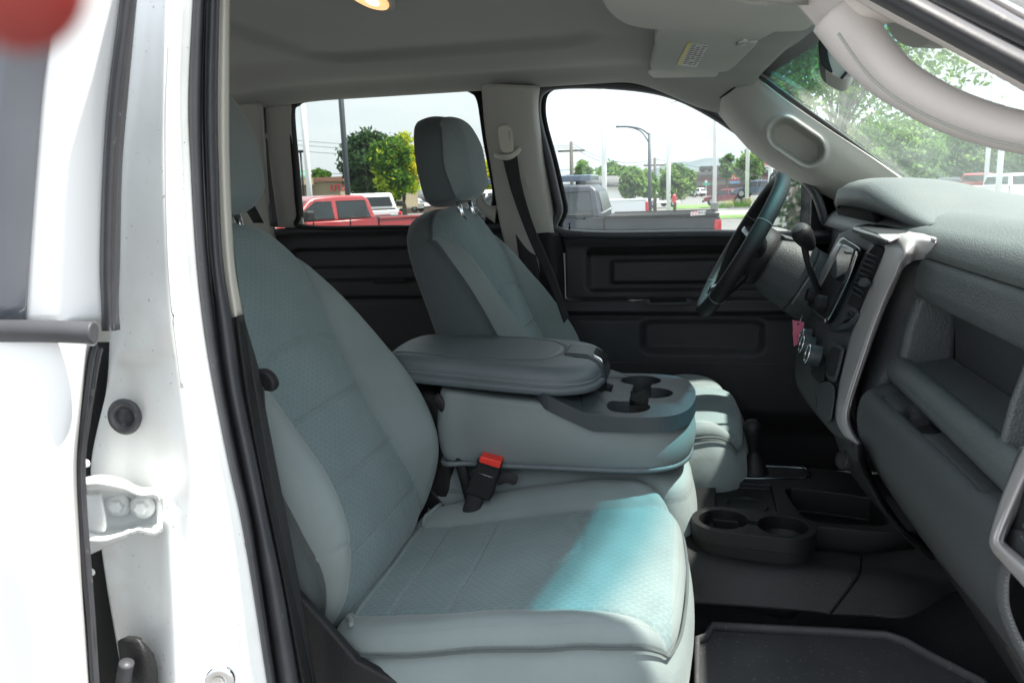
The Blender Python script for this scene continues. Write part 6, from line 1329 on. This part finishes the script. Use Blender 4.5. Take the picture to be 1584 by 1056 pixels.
for k in range(3): bbox('sign_stroke', 1131+k*5, 1134+k*5, 273, 277, 151.4, .2, mat('sign_pale', (.75, .5, .5), .5) if k == 0 else bpy.data.materials['sign_pale'], b3)
bbox('upper_storey', 1086, 1150, 260, 268, 160, 14, m_tan, b3); bbox('upper_roof', 1083, 1156, 257.5, 260.5, 159, 16, m_roof, b3)
for k in range(4): bbox('window', 1090+k*10, 1096+k*10, 262.5, 266, 159.9, .1, m_signw, b3)
b4 = bld('brick_house', 'two storey brick house with white framed windows right of the tan building', 1167, 146)
bbox('wall', 1158, 1200, 267, 284, 146, 12, m_brk, b4); bbox('lower_wall', 1158, 1200, 284, 303, 145.9, 12, m_conc, b4); bbox('roof', 1153, 1204, 264, 267, 145, 14, m_roof, b4)
for k in range(4): w_0 = bbox('window', 1161+k*4.6, 1164.5+k*4.6, 270.5, 279, 145.9, .1, m_signw, b4); bbox('pane', 1161.6+k*4.6, 1163.9+k*4.6, 271.3, 278.2, 145.8, .1, m_wind, w_0)
b5 = bld('grey_house', 'pale house with grey roof behind the dark grey pickup cab', 930, 70)
bbox('wall', 905, 975, 288, 320, 70, 8, m_signw, b5); MB().prism([at(900, 289, Y=69.5), at(965, 289, Y=69.5), at(950, 272, Y=73), at(912, 272, Y=73)], (0, 6, 0)).build('roof', m_roof, b5)
for k in range(2): bbox('window', 962+k*4, 965+k*4, 299, 305, 69.9, .1, m_wind, b5)
lw = thing('low_wall', 'low pale wall along the far verge left of the yellow sign', 'wall', tuple(gp_(1040, 84))); bbox('wall_face', 1020, 1060, 299, 309, 84, .4, m_conc, lw); bbox('wall_cap', 1019, 1061, 298, 299.3, 83.9, .6, m_signw, lw)
sg = thing('roadside_sign', 'white board with red capital letters at the pillar edge', 'sign', tuple(gp_(1200, 58)))
bbox('sign_board', 1184, 1238, 240, 257, 58, .3, m_signw, sg); text_mesh('sign_letters', 'BOISE', .50, m_signr, sg, tpos(1200, 244, 57.9), .02); text_mesh('sign_letters', 'AUTOMOTIVE', .42, m_signr, sg, tpos(1212, 252.5, 57.9), .02); bbox('sign_rule', 1186, 1236, 248, 248.6, 57.9, .1, m_signr, sg)
for pxx in (1189, 1232): bbox('sign_post', pxx, pxx+1.5, 257, 305, 58.1, .2, m_pole, sg)
ss = thing('street_sign', 'green street name sign on a thin post before the tan building', 'sign', tuple(gp_(1092, 78))); bbox('name_plate', 1087, 1098, 283, 286.4, 78, .05, m_signg, ss); bbox('top_plate', 1090.5, 1094, 279, 283, 78, .05, m_signw, ss); bbox('post', 1092, 1092.8, 283, 303, 78.1, .08, m_pole, ss)
ys_t = thing('warning_sign', 'yellow and orange striped marker under a small white route plate', 'sign', tuple(gp_(1061, 74))); bbox('route_plate', 1059, 1063.3, 285, 291, 74, .05, m_signw, ys_t); bbox('marker', 1059.6, 1063, 291.6, 300, 74, .05, m_yel, ys_t); bbox('post', 1060.8, 1061.5, 300, 309, 74.1, .06, m_yel, ys_t)
for k in range(4): bbox('stripe', 1059.6, 1063, 292.5+k*2, 293.3+k*2, 73.95, .03, m_signr, ys_t)
hy = thing('fire_hydrant', 'small red fire hydrant on the far kerb left of the low wall', 'fire hydrant', tuple(gp_(1043, 66))); q = at(1043, 314, Y=66)
MB().lathe([(0, 0), (.16, 0), (.14, .1), (.14, .5), (.18, .52), (.15, .6), (.06, .68), (0, .7)], q, (0, 0, 1), 14).build('hydrant_body', m_signr, hy); MB().tube([q+np.array([-.22, 0, .38]), q+np.array([.22, 0, .38])], .07, seg=8).build('hydrant_outlet', m_signr, hy)

# ---- trees
def leafmats(tag_, cs): return [mat(f'{tag_}_{k}', c, .75, spec=.25) for k, c in enumerate(cs)]
for_leaf = {}
def tree(name, label, px, D, ytop, ycb, rpx, leafm, n=5000, ls=.25, kindt='round', group=None, tk=1., ybase=None, lean=0, seed=1, ncl=40, hollow=.35, limbs=7, trunk_m=None, pos=None):
    rr = random.Random(seed); npr = np.random.RandomState(seed)
    p = gp_(px, D)
    if ybase is not None: p[2] = at(px, ybase, Y=D)[2]
    zt = at(px, ytop, Y=D)[2]; zc = at(px, ycb, Y=D)[2]; r = rpx/F*D; H = zt-zc
    if pos is not None: p = np.array([pos[0], pos[1], -.17]); zt, zc, r = pos[2:]; H = zt-zc; D = pos[1]
    root = thing(name, label, 'tree', tuple(p), group)
    tb = MB(); top = np.array([p[0]+lean, D, zc+H*.72]); tb.tube(cat([p, p+(top-p)*.4+np.array([rr.uniform(-.1, .1), 0, 0]), top], 12), np.linspace((.032*(zt-p[2])+.03)*tk, .01, 12), seg=8)
    cen = []
    for k in range(ncl):
        for _ in range(60):
            u = npr.uniform(-1, 1, 3)
            if kindt == 'cone':
                rad = (1-(u[2]+1)/2)*.95+.08
                if math.hypot(u[0], u[1]) < rad and math.hypot(u[0], u[1]) > rad*hollow: break
            else:
                q = np.linalg.norm(u)
                if hollow < q < 1: break
        cen.append(np.array([p[0]+lean+u[0]*r, D+u[1]*r, zc+H*(u[2]+1)/2]))
    cen = np.array(cen)
    for k in range(limbs):
        c = cen[rr.randrange(len(cen))]; t = rr.uniform(.35, .85); a = p+(top-p)*t
        tb.tube(cat([a, (a+c)/2+np.array([0, 0, .15*r]), c], 8), np.linspace((.012*(zt-p[2])+.01)*tk, .004, 8), seg=5)
    tb.build('trunk', trunk_m or m_wood, root)
    cs = r*(.20 if kindt == 'round' else .17); ci = npr.randint(0, len(cen), n)
    P = cen[ci]+npr.normal(0, 1, (n, 3))*cs*np.array([1, 1, .75])
    A = npr.normal(0, 1, (n, 3)); A /= np.linalg.norm(A, axis=1)[:, None]; B_ = npr.normal(0, 1, (n, 3)); B_ -= (B_*A).sum(1)[:, None]*A; B_ /= np.linalg.norm(B_, axis=1)[:, None]
    s = npr.uniform(.6, 1.2, n)[:, None]*ls; V = np.stack([P-A*s, P-B_*s*.45, P+A*s, P+B_*s*.45], 1).reshape(-1, 3)
    me = bpy.data.meshes.new('crown'); me.from_pydata(V.tolist(), [], np.arange(n*4).reshape(n, 4).tolist())
    cm = npr.randint(0, len(leafm), len(cen)); mi_ = (cm[ci]+(npr.rand(n) < .35)*npr.randint(0, len(leafm), n)) % len(leafm)
    me.polygons.foreach_set('material_index', mi_.tolist())
    link('crown', me, leafm, root, smooth=False); return root
def leafm2(tag_, cs):
    o = []
    for k, c in enumerate(cs):
        m = bpy.data.materials.new(f'{tag_}_{k}'); m.use_nodes = True; t = m.node_tree; t.nodes.clear(); nn = t.nodes.new
        d = nn('ShaderNodeBsdfDiffuse'); d.inputs[0].default_value = (*c, 1); tl = nn('ShaderNodeBsdfTranslucent'); tl.inputs[0].default_value = (c[0]*1.2, c[1]*1.25, c[2]*.8, 1)
        mx_ = nn('ShaderNodeMixShader'); mx_.inputs[0].default_value = .4; ou = nn('ShaderNodeOutputMaterial'); t.links.new(d.outputs[0], mx_.inputs[1]); t.links.new(tl.outputs[0], mx_.inputs[2]); t.links.new(mx_.outputs[0], ou.inputs[0]); o.append(m)
    return o
lm_pine = leafm2('pine_leaf', [(.025, .055, .03), (.04, .08, .04), (.055, .10, .05)])
lm_green = leafm2('green_leaf', [(.07, .15, .03), (.10, .20, .04), (.05, .11, .025)])
lm_yel = leafm2('golden_leaf', [(.62, .55, .04), (.50, .50, .05), (.34, .42, .05)])
lm_far = leafm2('pale_leaf', [(.14, .24, .08), (.09, .17, .06), (.20, .30, .10), (.07, .13, .05)])
lm_near = leafm2('near_leaf', [(.13, .24, .06), (.18, .30, .08), (.09, .17, .05), (.24, .36, .09)])
tree('pine_tree', 'dark evergreen tree left of the yellow-green tree', 570, 50, 209, 303, 36, lm_pine, 16000, .20, 'round', seed=3, ncl=70, hollow=.3)
tree('broadleaf_tree', 'golden yellow tree behind the green one, beyond the tinted window', 624, 46, 211, 306, 25, lm_yel, 9000, .17, seed=5, ncl=50)
tree('broadleaf_tree', 'bright green tree with bare trunk in front of the golden one', 606, 44, 215, 308, 29, lm_green+lm_yel[2:], 14000, .15, seed=4, ncl=60, hollow=.25)
tree('broadleaf_tree', 'golden bush seen between driver headrest and pillar', 757, 50, 250, 292, 20, lm_yel, 3000, .2, seed=8)
tree('distant_tree', 'small green tree above the beige building roof', 498, 90, 262, 288, 12, lm_green, 2500, .3, seed=9)
tree('distant_tree', 'pointed green tree right of the beige building', 512, 92, 266, 290, 5, lm_green, 900, .3, 'cone', seed=10)
tree('distant_tree', 'small green tree just above the light bar of the grey pickup', 902, 95, 252, 280, 11, lm_far, 2500, .35, seed=11)
tree('distant_tree', 'low pale tree mass right of the light bar', 950, 120, 258, 290, 26, lm_far, 4000, .5, seed=12)
tree('distant_tree', 'round dense green tree behind the cab corner of the grey pickup', 978, 62, 263, 304, 17, lm_far, 6000, .2, seed=13, ncl=50)
tree('distant_tree', 'brownish green tree behind the curved lamp pole', 1000, 68, 266, 305, 15, lm_far, 3500, .22, seed=14)
tree('distant_tree', 'pale green tree right of the single-arm lamp pole', 1043, 72, 262, 302, 25, lm_far, 6000, .26, seed=15, ncl=50)
tree('distant_tree', 'slim dark tree above the tan building', 1124, 135, 240, 275, 9, lm_far, 2000, .45, seed=16)
tree('distant_tree', 'rounded green tree above the brick house', 1158, 130, 239, 275, 19, lm_far, 5000, .4, seed=17)
for k, (px_, D, yt, yb_, rp) in enumerate([(1290, 74, 196, 300, 48), (1345, 70, 186, 300, 50), (1400, 66, 192, 304, 46), (1448, 72, 206, 300, 40), (1492, 68, 190, 300, 42), (1536, 74, 196, 300, 44), (1585, 66, 188, 304, 48), (1640, 70, 184, 302, 50)]):
    tree('row_tree', ['green tree of the far row behind the steering wheel pillar', 'green tree of the far row left of the lamp pole', 'leafy tree of the far row above the dash corner', 'lower tree of the far row behind the thin lamp pole', 'green tree of the far row above the dark suv', 'green tree of the far row between two thick poles', 'green tree of the far row at the right edge above the white pickup', 'green tree of the far row beyond the right edge'][k], px_, D, yt, yb_, rp, lm_far+lm_green[1:2], 9000, .26, seed=30+k, ncl=70, hollow=.2, group='far row of trees beyond the windscreen')
m_bark = mat('grey_bark', (.28, .25, .22), .9)
tree('shade_tree', 'leafy tree close in front of the truck, its branches filling the upper windscreen', 1248, 13.5, -110, 190, 165, lm_near, 8500, .066, seed=50, ncl=110, hollow=.25, limbs=46, lean=.95, tk=.42, trunk_m=m_bark)
tree('shade_tree', 'overhanging tree whose drooping leaf tips reach into the driver window', 1226, 12.5, 20, 205, 100, lm_near, 4200, .065, seed=52, ncl=60, hollow=.2, limbs=18, lean=-.35, tk=.4, trunk_m=m_bark)
tree('shade_tree', 'tree behind the truck, showing only as a reflection in the door mirror', 0, 2, 0, 0, 1, lm_pine+lm_green, 9000, .12, seed=61, ncl=80, hollow=.2, trunk_m=m_bark, pos=(-19, 2.2, 5.2, .3, 3.0))
# ornamental grasses and shrubs on the planting strip
def tuft(px, D, py, h, n, m, label, catg='grass', seed=1):
    q = at(px, py, Y=D); rr = random.Random(seed); b = MB()
    for k in range(n):
        a = rr.uniform(0, 6.28); r0 = rr.uniform(0, h*1.3); l = rr.uniform(.6, 1)*h; dx, dy = math.cos(a), math.sin(a); x, y = q[0]+dx*r0, q[1]+dy*r0; w_ = h*.02
        b.add([(x-w_, y, q[2]), (x+w_, y, q[2]), (x+dx*h*.35, y+dy*h*.35, q[2]+l)], [(0, 1, 2)])
    o = b.build('shrub' if catg == 'shrub' else 'grass_tuft', m, None, smooth=False); tag(o, label, catg); return o
tuft(1127, 56, 319, .6, 130, m_dry, 'yellow ornamental grass clump in front of the crimson suv', seed=1); tuft(1168, 56, 315, .55, 110, m_dry, 'yellow ornamental grass clump right of the second concrete foot', seed=2)
tuft(1115, 54, 322, .5, 200, lm_green[0], 'low green shrub beside the first concrete foot', 'shrub', 3); tuft(1145, 54, 320, .5, 250, lm_green[0], 'low green shrub between the two concrete feet', 'shrub', 4)
tuft(1475, 56, 308, .7, 300, lm_green[1], 'low green hedge clump right of the dark suv', 'shrub', 5); tuft(1448, 57, 310, .7, 260, lm_green[1], 'low green hedge clump left of the dark suv', 'shrub', 6)
